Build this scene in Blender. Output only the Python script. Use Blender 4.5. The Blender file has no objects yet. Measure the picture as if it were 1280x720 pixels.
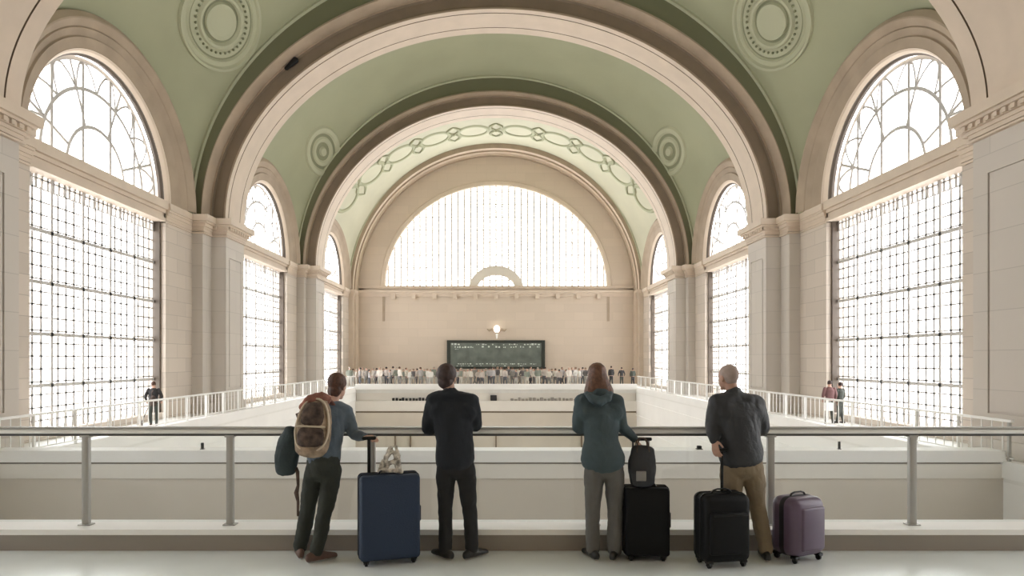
import bpy, bmesh, math, random
from mathutils import Vector, Matrix, Euler, noise
random.seed(7)
PI = math.pi
col = bpy.context.scene.collection
F, CX, CY, CZ = 820.0, 620.0, 449.0, 1.81          # focal length (px), vanishing point, eye height

def P(px, py, d):
    """point at depth d that is seen at pixel (px, py)"""
    return Vector(((px-CX)*d/F, d, CZ-(py-CY)*d/F))

# ------------------------------------------------------------------ materials
def mat(name, c, rough=0.6, metal=0.0, var=0.0, vscale=3.0, bump=0.0, bscale=20.0, spec=0.5, sheen=0.0):
    m = bpy.data.materials.new(name); m.use_nodes = True
    nt = m.node_tree; b = nt.nodes['Principled BSDF']
    b.inputs['Base Color'].default_value = (*c, 1); b.inputs['Roughness'].default_value = rough
    b.inputs['Metallic'].default_value = metal; b.inputs['Specular IOR Level'].default_value = spec
    if sheen: b.inputs['Sheen Weight'].default_value = sheen
    tc = nt.nodes.new('ShaderNodeTexCoord')
    if var:
        n = nt.nodes.new('ShaderNodeTexNoise'); n.inputs['Scale'].default_value = vscale; n.inputs['Detail'].default_value = 5
        nt.links.new(tc.outputs['Object'], n.inputs['Vector'])
        r = nt.nodes.new('ShaderNodeValToRGB')
        r.color_ramp.elements[0].position = .3; r.color_ramp.elements[1].position = .7
        r.color_ramp.elements[0].color = (*[x*(1-var) for x in c], 1)
        r.color_ramp.elements[1].color = (*[min(1, x*(1+var)) for x in c], 1)
        nt.links.new(n.outputs['Fac'], r.inputs['Fac']); nt.links.new(r.outputs['Color'], b.inputs['Base Color'])
    if bump:
        n2 = nt.nodes.new('ShaderNodeTexNoise'); n2.inputs['Scale'].default_value = bscale; n2.inputs['Detail'].default_value = 4
        nt.links.new(tc.outputs['Object'], n2.inputs['Vector'])
        bp = nt.nodes.new('ShaderNodeBump'); bp.inputs['Strength'].default_value = bump; bp.inputs['Distance'].default_value = .02
        nt.links.new(n2.outputs['Fac'], bp.inputs['Height']); nt.links.new(bp.outputs['Normal'], b.inputs['Normal'])
    return m

def stone_mat(name, c, plane='yz', bw=1.6, bh=.62, mortar=.72, var=.06):
    """ashlar: large courses with thin darker joints, in world coordinates"""
    m = mat(name, c, .75)
    nt = m.node_tree; b = nt.nodes['Principled BSDF']
    g = nt.nodes.new('ShaderNodeNewGeometry'); s = nt.nodes.new('ShaderNodeSeparateXYZ'); k = nt.nodes.new('ShaderNodeCombineXYZ')
    nt.links.new(g.outputs['Position'], s.inputs[0])
    a, z = {'yz': ('Y', 'Z'), 'xz': ('X', 'Z'), 'xy': ('X', 'Y')}[plane]
    nt.links.new(s.outputs[a], k.inputs['X']); nt.links.new(s.outputs[z], k.inputs['Y'])
    br = nt.nodes.new('ShaderNodeTexBrick')
    nt.links.new(k.outputs[0], br.inputs['Vector'])
    br.inputs['Scale'].default_value = 1; br.inputs['Brick Width'].default_value = bw; br.inputs['Row Height'].default_value = bh
    br.inputs['Mortar Size'].default_value = .012; br.inputs['Mortar Smooth'].default_value = .3
    br.inputs['Color1'].default_value = (*[x*(1-var) for x in c], 1); br.inputs['Color2'].default_value = (*[min(1, x*(1+var)) for x in c], 1)
    br.inputs['Mortar'].default_value = (*[x*mortar for x in c], 1)
    nt.links.new(br.outputs['Color'], b.inputs['Base Color'])
    return m

def glass_mat(name, tint=(1, 1, 1), refl=.08):
    m = bpy.data.materials.new(name); m.use_nodes = True; nt = m.node_tree; nt.nodes.clear()
    o = nt.nodes.new('ShaderNodeOutputMaterial'); mx = nt.nodes.new('ShaderNodeMixShader')
    t = nt.nodes.new('ShaderNodeBsdfTransparent'); t.inputs[0].default_value = (*tint, 1)
    g = nt.nodes.new('ShaderNodeBsdfGlossy'); g.inputs['Roughness'].default_value = .03
    mx.inputs[0].default_value = refl
    nt.links.new(t.outputs[0], mx.inputs[1]); nt.links.new(g.outputs[0], mx.inputs[2]); nt.links.new(mx.outputs[0], o.inputs[0])
    return m

def emit_mat(name, c, s):
    m = mat(name, c); b = m.node_tree.nodes['Principled BSDF']
    b.inputs['Emission Color'].default_value = (*c, 1); b.inputs['Emission Strength'].default_value = s
    return m

M = dict(
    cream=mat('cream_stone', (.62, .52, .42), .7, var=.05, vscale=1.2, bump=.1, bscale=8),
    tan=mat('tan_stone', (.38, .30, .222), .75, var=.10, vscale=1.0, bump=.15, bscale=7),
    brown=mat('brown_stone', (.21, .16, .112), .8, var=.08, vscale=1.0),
    green=mat('green_plaster', (.355, .365, .245), .85, var=.05, vscale=.35),
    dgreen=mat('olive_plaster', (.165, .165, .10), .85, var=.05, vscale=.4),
    pgreen=mat('pale_green_plaster', (.50, .49, .37), .85, var=.05, vscale=.5),
    relief=mat('relief_plaster', (.43, .44, .31), .8),
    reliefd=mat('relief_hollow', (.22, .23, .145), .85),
    wallyz=stone_mat('ashlar_side', (.57, .50, .43)),
    wallxz=stone_mat('ashlar_end', (.575, .482, .39), 'xz', 1.9, .8, .9, .03),
    pier=stone_mat('ashlar_pier', (.55, .505, .455), 'yz', 3.4, 1.02, .8, .03),
    white=mat('white_plaster', (.90, .90, .89), .6, var=.03, vscale=.5),
    offwhite=mat('offwhite_plaster', (.80, .77, .72), .6, var=.03, vscale=.5),
    beige=mat('beige_panel', (.66, .61, .54), .6, var=.04, vscale=.6),
    lowface=mat('warm_grey_face', (.30, .27, .24), .6, var=.05, vscale=.8),
    terrazzo=mat('pale_terrazzo', (.78, .83, .83), .26, var=.06, vscale=1.1),
    hallfloor=mat('white_marble', (.82, .82, .80), .35, var=.03),
    mullion=mat('window_bar_paint', (.50, .48, .46), .6),
    mullion_d=mat('window_edge_bronze', (.10, .075, .055), .5),
    railg=mat('handrail_highlight', (.88, .88, .86), .35),  # pale colour paints in the bright reflection along the metal tube
    steel=mat('brushed_steel', (.55, .55, .54), .3, 1.0),
    steel_shade=mat('shaded_steel', (.10, .10, .10), .35, .6),  # dark colour paints in the shaded lower side of the handrail
    postm=mat('post_grey', (.40, .395, .375), .45, .2),
    glass=glass_mat('rail_glass', (.97, .985, .98), .04),
    pane=glass_mat('window_glass', (.98, .98, .98), .03),
    railw=mat('white_rail_paint', (.85, .85, .83), .4),
    board=mat('board_frame', (.022, .026, .02), .5),
    screen=mat('board_screen', (.13, .15, .13), .35, var=.25, vscale=1.3),
    text=mat('board_letters', (.62, .68, .62), .5),
    lamp=emit_mat('lamp_globe', (1, .93, .82), 1.5),
    bronze=mat('bronze', (.08, .055, .035), .5, .3),
)

# ------------------------------------------------------------------ mesh helpers
class MB:
    def __init__(s): s.bm = bmesh.new(); s.mi = 0
    def quad(s, *v, mi=None):
        f = s.bm.faces.new([s.bm.verts.new(p) for p in v]); f.material_index = s.mi if mi is None else mi; return s
    def box(s, x0, x1, y0, y1, z0, z1, mi=None):
        x0, x1 = sorted((x0, x1)); y0, y1 = sorted((y0, y1)); z0, z1 = sorted((z0, z1))
        v = [s.bm.verts.new(p) for p in ((x0,y0,z0),(x1,y0,z0),(x1,y1,z0),(x0,y1,z0),(x0,y0,z1),(x1,y0,z1),(x1,y1,z1),(x0,y1,z1))]
        for q in ((0,3,2,1),(4,5,6,7),(0,1,5,4),(1,2,6,5),(2,3,7,6),(3,0,4,7)):
            f = s.bm.faces.new([v[i] for i in q]); f.material_index = s.mi if mi is None else mi
        return s
    def rbox(s, cx, cy, cz, sx, sy, sz, r=.02, seg=3, rot=None, mi=None):
        g = bmesh.ops.create_cube(s.bm, size=1); vs = g['verts']
        bmesh.ops.scale(s.bm, vec=(sx, sy, sz), verts=vs)
        es = list({e for v in vs for e in v.link_edges})
        rr = bmesh.ops.bevel(s.bm, geom=es, offset=r, segments=seg, affect='EDGES', profile=.5)
        nv = list({v for f in rr['faces'] for v in f.verts} | {v for v in vs if v.is_valid})
        if rot is not None: bmesh.ops.rotate(s.bm, cent=(0,0,0), matrix=rot, verts=nv)
        bmesh.ops.translate(s.bm, vec=(cx, cy, cz), verts=nv)
        if mi is not None or s.mi:
            for f in {f for v in nv for f in v.link_faces}: f.material_index = s.mi if mi is None else mi
        return s
    def grid(s, fn, nu, nv, mi=None, flip=False):
        """fn(i/nu, j/nv) -> point"""
        V = [[s.bm.verts.new(fn(i/nu, j/nv)) for j in range(nv+1)] for i in range(nu+1)]
        for i in range(nu):
            for j in range(nv):
                q = [V[i][j], V[i+1][j], V[i+1][j+1], V[i][j+1]]
                if flip: q.reverse()
                f = s.bm.faces.new(q); f.material_index = (mi(i, j) if callable(mi) else (s.mi if mi is None else mi)); f.smooth = False
        return s
    def tube(s, pts, rad, n=12, ref=None, cap=True, mi=None, closed=False):
        """rad: number, list of numbers or list of (a, b); a along ref, b across"""
        pts = [Vector(p) for p in pts]; k = len(pts)
        R = rad if isinstance(rad, (list, tuple)) else [rad]*k
        R = [(r, r) if not isinstance(r, (tuple, list)) else r for r in R]
        rings = []; prev = None
        for i, p in enumerate(pts):
            if closed: t = pts[(i+1) % k]-pts[i-1]
            else: t = (pts[min(i+1, k-1)]-pts[max(i-1, 0)])
            t.normalize()
            rf = Vector(ref) if ref is not None else (prev if prev is not None else (Vector((1, 0, 0)) if abs(t.x) < .9 else Vector((0, 0, 1))))
            a = rf - t*rf.dot(t)
            if a.length < 1e-4: a = t.orthogonal()
            a.normalize(); b = t.cross(a); prev = a
            rings.append((p, a, b, t, R[i]))
        full = []
        if cap and not closed:
            for f, w in ((.98, .25), (.75, .7), (.4, .93)):
                p, a, b, t, r = rings[0]; m = min(r); full.append((p - t*m*f, a, b, (r[0]*w, r[1]*w)))
        full += [(p, a, b, r) for p, a, b, t, r in rings]
        if cap and not closed:
            for f, w in ((.4, .93), (.75, .7), (.98, .25)):
                p, a, b, t, r = rings[-1]; m = min(r); full.append((p + t*m*f, a, b, (r[0]*w, r[1]*w)))
        V = [[s.bm.verts.new(p + a*r[0]*math.cos(2*PI*j/n) + b*r[1]*math.sin(2*PI*j/n)) for j in range(n)] for p, a, b, r in full]
        mm = s.mi if mi is None else mi
        m = len(V)
        for i in range(m if closed else m-1):
            for j in range(n):
                f = s.bm.faces.new((V[i][j], V[i][(j+1) % n], V[(i+1) % m][(j+1) % n], V[(i+1) % m][j])); f.material_index = mm; f.smooth = True
        if not closed:
            f = s.bm.faces.new(list(reversed(V[0]))); f.material_index = mm
            f = s.bm.faces.new(V[-1]); f.material_index = mm
        return s
    def ball(s, c, r, rot=None, seg=20, mi=None):
        r = (r, r, r) if not isinstance(r, (tuple, list)) else r
        g = bmesh.ops.create_uvsphere(s.bm, u_segments=seg, v_segments=seg//2+2, radius=1); vs = g['verts']
        bmesh.ops.scale(s.bm, vec=r, verts=vs)
        if rot is not None: bmesh.ops.rotate(s.bm, cent=(0,0,0), matrix=rot, verts=vs)
        bmesh.ops.translate(s.bm, vec=c, verts=vs)
        for f in {f for v in vs for f in v.link_faces}:
            f.smooth = True
            if mi is not None or s.mi: f.material_index = s.mi if mi is None else mi
        return s
    def build(s, name, mats, parent=None, smooth=None, fixn=True, loc=None):
        if fixn: bmesh.ops.recalc_face_normals(s.bm, faces=s.bm.faces)
        me = bpy.data.meshes.new(name); s.bm.to_mesh(me); s.bm.free()
        for m in (mats if isinstance(mats, (list, tuple)) else [mats]): me.materials.append(m)
        if smooth is not None:
            for p in me.polygons: p.use_smooth = smooth
        o = bpy.data.objects.new(name, me); col.objects.link(o)
        if parent is not None: o.parent = parent
        if loc is not None: o.location = loc
        return o

def auto_smooth(o, ang=40):
    me = o.data; bm = bmesh.new(); bm.from_mesh(me)
    for f in bm.faces: f.smooth = True
    for e in bm.edges:
        if len(e.link_faces) == 2 and e.calc_face_angle(0) > math.radians(ang): e.smooth = False
    bm.to_mesh(me); bm.free(); return o

def remeshed(mb, name, mats, voxel=.01, smooth=3, parent=None, fold=None, offset=0.0):
    """fuse the closed pieces of mb into one continuous surface"""
    bmesh.ops.recalc_face_normals(mb.bm, faces=mb.bm.faces)
    me = bpy.data.meshes.new('tmp'); mb.bm.to_mesh(me); mb.bm.free()
    o = bpy.data.objects.new('tmp', me); col.objects.link(o)
    r = o.modifiers.new('r', 'REMESH'); r.mode = 'VOXEL'; r.voxel_size = voxel; r.use_smooth_shade = True
    if smooth:
        q = o.modifiers.new('s', 'SMOOTH'); q.iterations = smooth; q.factor = .5
    dg = bpy.context.evaluated_depsgraph_get()
    nm = bpy.data.meshes.new_from_object(o.evaluated_get(dg)); nm.name = name
    bpy.data.objects.remove(o); bpy.data.meshes.remove(me)
    if fold:
        amp, fr = fold
        ns = [v.normal.copy() for v in nm.vertices]
        for v, n in zip(nm.vertices, ns):
            p = v.co
            q = Vector((p.x*fr[0], p.y*fr[1], p.z*fr[2]))
            d = noise.noise(q)*.6 + abs(noise.noise(q*2.1+Vector((7, 3, 1))))*.5 - .2
            v.co = p + n*(d*amp)
    nm.materials.clear()
    for m in (mats if isinstance(mats, (list, tuple)) else [mats]): nm.materials.append(m)
    for p in nm.polygons: p.use_smooth = True
    ob = bpy.data.objects.new(name, nm); col.objects.link(ob)
    if parent is not None: ob.parent = parent
    return ob

def tag(o, label, cat, group=None, kind=None):
    if label: o['label'] = label
    if cat: o['category'] = cat
    if group: o['group'] = group
    if kind: o['kind'] = kind
    return o
def struct(o): o['kind'] = 'structure'; return o
def empty(name, loc=(0, 0, 0), rz=0, label=None, cat=None, group=None):
    o = bpy.data.objects.new(name, None); col.objects.link(o); o.empty_display_size = .2
    o.location = loc; o.rotation_euler = (0, 0, rz)
    return tag(o, label, cat, group)
def kids(o): return [c for c in bpy.data.objects if c.parent == o]
def copy_tree(o, parent=None):
    c = o.copy(); col.objects.link(c)
    if parent is not None: c.parent = parent
    for ch in kids(o): copy_tree(ch, c)
    return c
EXPOSURE = 0.9
# ================================================================== THE HALL
L0, L1, L2, WX = 14.0, 13.5, 12.8, 14.42
ZS = CZ+6.6                      # springing line = top of the entablature
ZF = CZ-2.5                      # floor of the hall galleries
YB = 64.0                        # end wall
HS = 5.4                         # rise of the wall arches
# piers: (y range of the inner pilaster, y range of the wide one, rise of inner / middle / outer ring)
PIERS = [((-4.2, -.6), (-5.0, .2), 7.0, 7.85, 8.8),
         ((13.2, 17.6), (12.2, 18.3), 7.4, 8.2, 9.7),
         ((31.1, 33.3), (30.2, 34.2), 9.97, 10.75, 12.1),
         ((46.7, 48.9), (46.1, 50.0), 11.4, 12.15, 13.3)]
BACK_H = 14.2
BAYS = [dict(y0=.2, y1=12.2, wc=6.2, wr=4.05, h0=8.8, h1=9.7),
        dict(y0=18.3, y1=30.2, wc=23.75, wr=4.05, h0=9.7, h1=12.1),
        dict(y0=34.2, y1=46.1, wc=40.15, wr=3.8, h0=12.1, h1=13.3),
        dict(y0=50.0, y1=62.3, wc=56.2, wr=3.8, h0=12.25, h1=BACK_H-.3, flat=True)]
WR_H = 3.95                      # rise of a lunette
ZSILL = ZF+.25

def vault_z2(b, x, y):
    yc, hb = (b['y0']+b['y1'])/2, (b['y1']-b['y0'])/2
    t = (y-b['y0'])/(b['y1']-b['y0']); ht = b['h0']+(b['h1']-b['h0'])*t; u = (y-yc)/hb
    wx = (x/L0)**2 if b.get('flat') else 1          # the last bay is a plain barrel with side lunettes
    return ht*ht*(1-(x/L0)**2) + HS*HS*(1-u*u)*wx
def vault_F(b, p):
    z = max(p.z-ZS, 0)
    return vault_z2(b, p.x, p.y) - z*z
def vault_grad(b, p):
    e = 1e-3
    return Vector([(vault_F(b, p+Vector(d)*e)-vault_F(b, p-Vector(d)*e))/(2*e) for d in ((1,0,0),(0,1,0),(0,0,1))])

for i, b in enumerate(BAYS):
    mb = MB()
    mb.grid(lambda u, v: (-L0*math.cos(PI*u), b['y0']+(b['y1']-b['y0'])*(.5-.5*math.cos(PI*v)),
            ZS+math.sqrt(max(0, vault_z2(b, -L0*math.cos(PI*u), b['y0']+(b['y1']-b['y0'])*(.5-.5*math.cos(PI*v)))))), 72, 48)
    o = mb.build('ceiling', M['pgreen'] if i == 3 else M['green'], smooth=True); struct(o)

# transverse arches
tn = [0]
def trim(mb, m, sm=None):
    tn[0] += 1
    o = mb.build('trim_%d' % tn[0], m); struct(o)
    if sm: auto_smooth(o, sm)
    return o
def arch_loft(prof, mats, a_scale=1):
    """prof: list of (y, a, H, material index of the strip that follows)"""
    mb = MB(); n = 96
    for k in range(len(prof)-1):
        y0, a0, h0, mi = prof[k]; y1, a1, h1, _ = prof[k+1]
        mb.grid(lambda u, v: (-(a0+(a1-a0)*v)*math.cos(PI*u), y0+(y1-y0)*v, ZS+(h0+(h1-h0)*v)*math.sin(PI*u)), n, 1, mi=mi)
    return trim(mb, mats, 35)
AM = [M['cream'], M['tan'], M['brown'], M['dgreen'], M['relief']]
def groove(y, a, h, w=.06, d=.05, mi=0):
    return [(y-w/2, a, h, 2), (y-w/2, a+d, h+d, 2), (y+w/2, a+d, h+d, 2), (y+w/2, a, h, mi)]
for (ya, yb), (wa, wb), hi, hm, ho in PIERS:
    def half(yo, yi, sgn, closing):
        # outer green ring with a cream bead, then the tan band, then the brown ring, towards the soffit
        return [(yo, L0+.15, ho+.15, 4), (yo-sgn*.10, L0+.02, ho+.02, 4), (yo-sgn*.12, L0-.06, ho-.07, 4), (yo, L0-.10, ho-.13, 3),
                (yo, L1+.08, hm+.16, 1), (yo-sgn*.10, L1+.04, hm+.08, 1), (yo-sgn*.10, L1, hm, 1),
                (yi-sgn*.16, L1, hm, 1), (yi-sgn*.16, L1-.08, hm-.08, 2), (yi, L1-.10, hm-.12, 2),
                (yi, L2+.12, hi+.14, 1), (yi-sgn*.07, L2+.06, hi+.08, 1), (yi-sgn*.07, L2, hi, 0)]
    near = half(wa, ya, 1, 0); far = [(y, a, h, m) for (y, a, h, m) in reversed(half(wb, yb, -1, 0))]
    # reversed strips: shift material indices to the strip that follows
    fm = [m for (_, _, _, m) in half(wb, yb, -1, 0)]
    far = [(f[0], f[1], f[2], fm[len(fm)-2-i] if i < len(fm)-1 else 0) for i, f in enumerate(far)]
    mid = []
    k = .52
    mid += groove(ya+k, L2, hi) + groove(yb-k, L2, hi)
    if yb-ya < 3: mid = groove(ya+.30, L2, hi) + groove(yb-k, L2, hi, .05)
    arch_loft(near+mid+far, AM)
# wall arch of the end wall
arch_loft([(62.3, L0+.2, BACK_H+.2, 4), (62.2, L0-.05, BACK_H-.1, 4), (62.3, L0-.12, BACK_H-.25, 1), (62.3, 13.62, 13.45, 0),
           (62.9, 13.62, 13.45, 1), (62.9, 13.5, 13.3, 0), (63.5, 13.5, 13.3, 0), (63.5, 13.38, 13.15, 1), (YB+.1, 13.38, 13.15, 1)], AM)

# window arches (stepped mouldings around every lunette)
PROF = [(0, WX-.10, 4), (.0, WX-.2, 4), (.05, WX-.26, 4), (.05, WX-.30, 0), (.11, 14.0, 0), (.16, 13.95, 2), (.17, 13.95, 1), (.42, 13.86, 1),
        (.45, 13.92, 1), (.47, 13.92, 1), (.63, 13.80, 1), (.66, 13.84, 1), (.68, 13.80, 1), (.84, 13.66, 1), (.88, 13.66, 1), (1.02, 13.80, 1), (1.04, 14.2, 1)]
RM = [M['cream'], M['tan'], M['brown'], M['green'], M['mullion_d']]
for b in BAYS:
    hb = (b['y1']-b['y0'])/2; yc = (b['y0']+b['y1'])/2
    for s in (-1, 1):
        mb = MB()
        def pt(u, t, X):
            # window arch (t=0) spreads to the outline of the vault (t=1)
            c0, r0, h0 = b['wc'], b['wr'], WR_H
            cc = c0+(yc-c0)*min(t, 1); rr = r0+(hb-r0)*t; hh = h0+(HS-h0)*t
            return Vector((s*X, cc-rr*math.cos(PI*u), ZS+.04+hh*math.sin(PI*u)))
        for k in range(len(PROF)-1):
            t0, X0, mi = PROF[k]; t1, X1, _ = PROF[k+1]
            mb.grid(lambda u, v: pt(u, t0+(t1-t0)*v, X0+(X1-X0)*v), 56, 1, mi=mi)
        trim(mb, RM, 35)

# side walls with the window openings, pilasters in front
for s, nm in ((-1, 'wall_left'), (1, 'wall_right')):
    mb = MB(); zt = ZS+.05
    cur = -5.0
    for b in BAYS:
        a, c = b['wc']-b['wr'], b['wc']+b['wr']
        mb.box(s*L0, s*15.2, cur, a, -8.5, zt)
        mb.box(s*L0, s*15.2, a, c, -8.5, ZSILL)
        if cur > -5: pass
        cur = c
    mb.box(s*L0, s*15.2, cur, YB+.6, -8.5, zt)
    ends = [(-5.0, BAYS[0]['wc']-BAYS[0]['wr'])]+[(BAYS[i]['wc']+BAYS[i]['wr'], BAYS[i+1]['wc']-BAYS[i+1]['wr']) for i in range(3)]+[(BAYS[3]['wc']+BAYS[3]['wr'], YB+.6)]
    for u, v in ends: mb.box(s*14.3, s*15.2, u+.25, v-.25, zt, zt+1.6)  # hidden backing behind the piers, added to stop sky light leaking in
    struct(mb.build(nm, M['wallyz']))

ENT = [(-.28, 0, .40), (-.36, -.28, .30), (-.50, -.36, .20), (-.60, -.50, .12), (-.72, -.60, .08), (-.82, -.76, .12)]
def pier_mesh(s, ya, yb, wa, wb):
    mb = MB(); zb = -8.5
    X = lambda v: s*v
    mb.box(X(L1), X(L0+.3), wa, wb, zb, ZS-.02)
    mb.box(X(L2+.05), X(L1+.1), ya, yb, zb, ZS-.02)
    # raised border and inner panel leave a narrow groove on the inner face
    w = .52 if yb-ya > 3 else .36
    zp0, zp1 = ZF+1.1, ZS-1.75
    mb.box(X(L2), X(L2+.06), ya, ya+w, zb, ZS-.1); mb.box(X(L2), X(L2+.06), yb-w, yb, zb, ZS-.1)
    mb.box(X(L2), X(L2+.06), ya+w, yb-w, zp1, ZS-.1); mb.box(X(L2), X(L2+.06), ya+w, yb-w, zb, zp0)
    mb.box(X(L2), X(L2+.06), ya+w+.07, yb-w-.07, zp0+.07, zp1-.07)
    # plinth
    mb.box(X(L2-.08), X(L1), ya-.08, yb+.08, ZF, ZF+.45); mb.box(X(L1-.08), X(L0), wa-.08, wb+.08, ZF, ZF+.45)
    return mb
def ent_mesh(s, ya, yb, wa, wb):
    mb = MB(); X = lambda v: s*v
    for z0, z1, p in ENT:
        mb.box(X(L2-p), X(L1), ya-p, yb+p, ZS+z0, ZS+z1)
        mb.box(X(L1-p), X(L0+.2), wa-p, wb+p, ZS+z0, ZS+z1)
    y = ya-.14
    while y < yb+.1:
        mb.box(X(L2-.27), X(L2-.1), y, y+.14, ZS-.49, ZS-.37); y += .28
    x = L2-.2
    while x < L1:
        mb.box(X(x), X(x+.14), ya-.27, ya-.1, ZS-.49, ZS-.37); x += .28
    return mb
for s in (-1, 1):
    for (ya, yb), (wa, wb), *_ in PIERS:
        trim(pier_mesh(s, ya, yb, wa, wb), M['pier'])
        trim(ent_mesh(s, ya, yb, wa, wb), M['cream'])
    # corner pilaster at the end wall
    mb = MB(); mb.box(s*13.62, s*14.1, 62.3, YB+.1, -8.5, ZS); mb.box(s*13.4, s*13.7, 62.9, YB+.1, -8.5, ZS)
    trim(mb, M['cream'])
    mb = MB()
    for z0, z1, p in ENT: mb.box(s*(13.62-p*.7), s*14.1, 62.3-p*.7, YB+.1, ZS+z0, ZS+z1)
    trim(mb, M['cream'])
    # entablature along the wall strips between pier and window
    mb = MB()
    for b in BAYS:
        for (u, v) in ((b['y0']-.02, b['wc']-b['wr']), (b['wc']+b['wr'], b['y1']+.02)):
            for z0, z1, p in ENT: mb.box(s*(L0-p*.55), s*(L0+.2), u, v, ZS+z0, ZS+z1)
    trim(mb, M['cream'])

# end wall: spandrel around the big lunette, wall below
AW, HW, ZW = 10.8, 9.84, CZ+7.1
mb = MB()
mb.grid(lambda u, v: (-(AW+(14.6-AW)*v)*math.cos(PI*u), YB, (ZW+(ZS-ZW)*v)+(HW+(14.6-HW)*v)*math.sin(PI*u)), 96, 2)
mb.box(-14.8, 14.8, YB, YB+.8, -8.5, ZW-.02)
struct(mb.build('wall_back', M['wallxz']))
mb = MB()   # frame ring and reveal
for (a0, y0, a1, y1) in ((0, YB+.35, 0, YB-.02), (0, YB-.02, .1, YB-.08), (.1, YB-.08, .42, YB-.08), (.42, YB-.08, .48, YB+.02)):
    mb.grid(lambda u, v: (-(AW+a0+(a1-a0)*v)*math.cos(PI*u), y0+(y1-y0)*v, ZW+(HW+a0+(a1-a0)*v)*math.sin(PI*u)), 96, 1)
trim(mb, M['cream'], 35)
mb = MB()
for z0, z1, p in ((-.05, .06, .2), (-.20, -.05, .12)): mb.box(-13.5, 13.5, YB-p, YB+.4, ZW+z0, ZW+z1)
for z0, z1, p in ((-.62, -.42, .42), (-.78, -.62, .3), (-1.0, -.78, .15)): mb.box(-13.5, 13.5, YB-p, YB+.1, ZW+z0, ZW+z1)
for x in range(-10, 11, 2):
    mb.box(x-.18, x+.18, YB-.36, YB, ZW-1.25, ZW-.78)
trim(mb, M['cream'])
mb = MB()   # thin pilaster strips under the sill
for s in (-1, 1): mb.box(s*10.95-.12, s*10.95+.12, YB-.06, YB+.05, ZW-3.4, ZW-1.0)
trim(mb, M['tan'])
# rear wall behind the viewer
mb = MB(); mb.box(-15, 15, -6.0, -5.0, -8.5, ZS+10.5); struct(mb.build('wall_front', M['wallxz']))

# ---------------------------------------------------------------- windows
wn = [0]
def bar(mb, a, b, w, x, s, dep=.06):
    """flat bar in the plane x (side window): a, b = (y, z)"""
    a = Vector(a); b = Vector(b); d = (b-a); n = Vector((-d.y, d.x)).normalized()*w/2
    pts = [a+n, b+n, b-n, a-n]
    lo = [mb.bm.verts.new((s*x, p.x, p.y)) for p in pts]; hi = [mb.bm.verts.new((s*(x+dep), p.x, p.y)) for p in pts]
    mb.bm.faces.new(lo); mb.bm.faces.new(hi[::-1])
    for i in range(4): mb.bm.faces.new((lo[i], hi[i], hi[(i+1) % 4], lo[(i+1) % 4]))
for b in BAYS:
    for s in (-1, 1):
        wn[0] += 1
        root = struct(empty('window_%d' % wn[0], (0, 0, 0)))
        a, c, r = b['wc']-b['wr'], b['wc']+b['wr'], b['wr']
        zb, zt = ZSILL, ZS-.75
        # lower light: bold frame bars every 1/5, thin lattice between them
        mb = MB(); step = (c-a)/5
        for i in range(1, 5): bar(mb, (a+i*step, zb), (a+i*step, zt), .115, WX, s)
        z = CZ+4.08-1.64*4
        while z < zt-.3:
            if z > zb+.2: bar(mb, (a, z), (c, z), .115, WX, s)
            z += 1.64
        mb.build('window_frame', M['mullion'], root)
        mb = MB()
        for i in range(20):
            if i % 4: bar(mb, (a+i*step/4, zb), (a+i*step/4, zt), .09, WX+.08, s, .03)
        z = zb+.3
        while z < zt:
            bar(mb, (a, z), (c, z), .052, WX+.08, s, .03); z += .41
        bar(mb, (a, zt-.14), (c, zt-.14), .05, WX+.02, s, .03)
        y = a+.1
        while y < c-.05:
            bar(mb, (y, zt-.46), (y, zt), .09, WX+.02, s, .03); y += .27
        mb.build('window_lattice', M['mullion'], root)
        # edge frames
        mb = MB()
        for y in (a+.05, c-.05): bar(mb, (y, zb), (y, zt), .14, WX-.22, s, .3)
        mb.build('window_jamb', M['mullion_d'], root)
        # transom entablature between lower light and lunette
        mb = MB()
        for z0, z1, x in ((-.28, .06, 13.86), (-.42, -.28, 13.98), (-.62, -.42, 14.06), (-.78, -.62, 13.98)):
            mb.box(s*x, s*15.0, a, c, ZS+z0, ZS+z1)
        mb.build('transom', M['cream'], root)
        # lunette tracery
        mb = MB(); N = 28
        def el(f, th): return (b['wc']-r*f*math.cos(th), ZS+.04+WR_H*f*math.sin(th))
        for f, w in ((.985, .15), (.74, .125), (.42, .125)):
            for k in range(N): bar(mb, el(f, PI*k/N), el(f, PI*(k+1)/N), w, WX, s, .05)
        for i in range(1, 5):
            y = a+i*step; q = (y-b['wc'])/r; bar(mb, (y, ZS), (y, ZS+WR_H*math.sqrt(1-q*q)), .13, WX+.01, s, .05)
        for k in range(1, 8):
            th = PI*k/8
            if k % 2: bar(mb, el(.42, th), el(.985, th), .10, WX+.02, s, .05)
        for k in range(8):
            th0, th1 = PI*k/8, PI*(k+1)/8; m = (th0+th1)/2
            for q in range(6):
                f0 = .74+.24*math.sin(PI*q/6); f1 = .74+.24*math.sin(PI*(q+1)/6)
                bar(mb, el(f0, th0+(th1-th0)*q/6), el(f1, th0+(th1-th0)*(q+1)/6), .08, WX+.03, s, .04)
        mb.build('tracery', M['mullion'], root)
        mb = MB()
        mb.box(s*(WX+.13), s*(WX+.145), a, c, zb, zt)
        vs = [(s*(WX+.13), *el(1, PI*k/32)) for k in range(33)]
        f = mb.bm.faces.new([mb.bm.verts.new(v) for v in vs])
        mb.build('pane', M['pane'], root)
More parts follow.
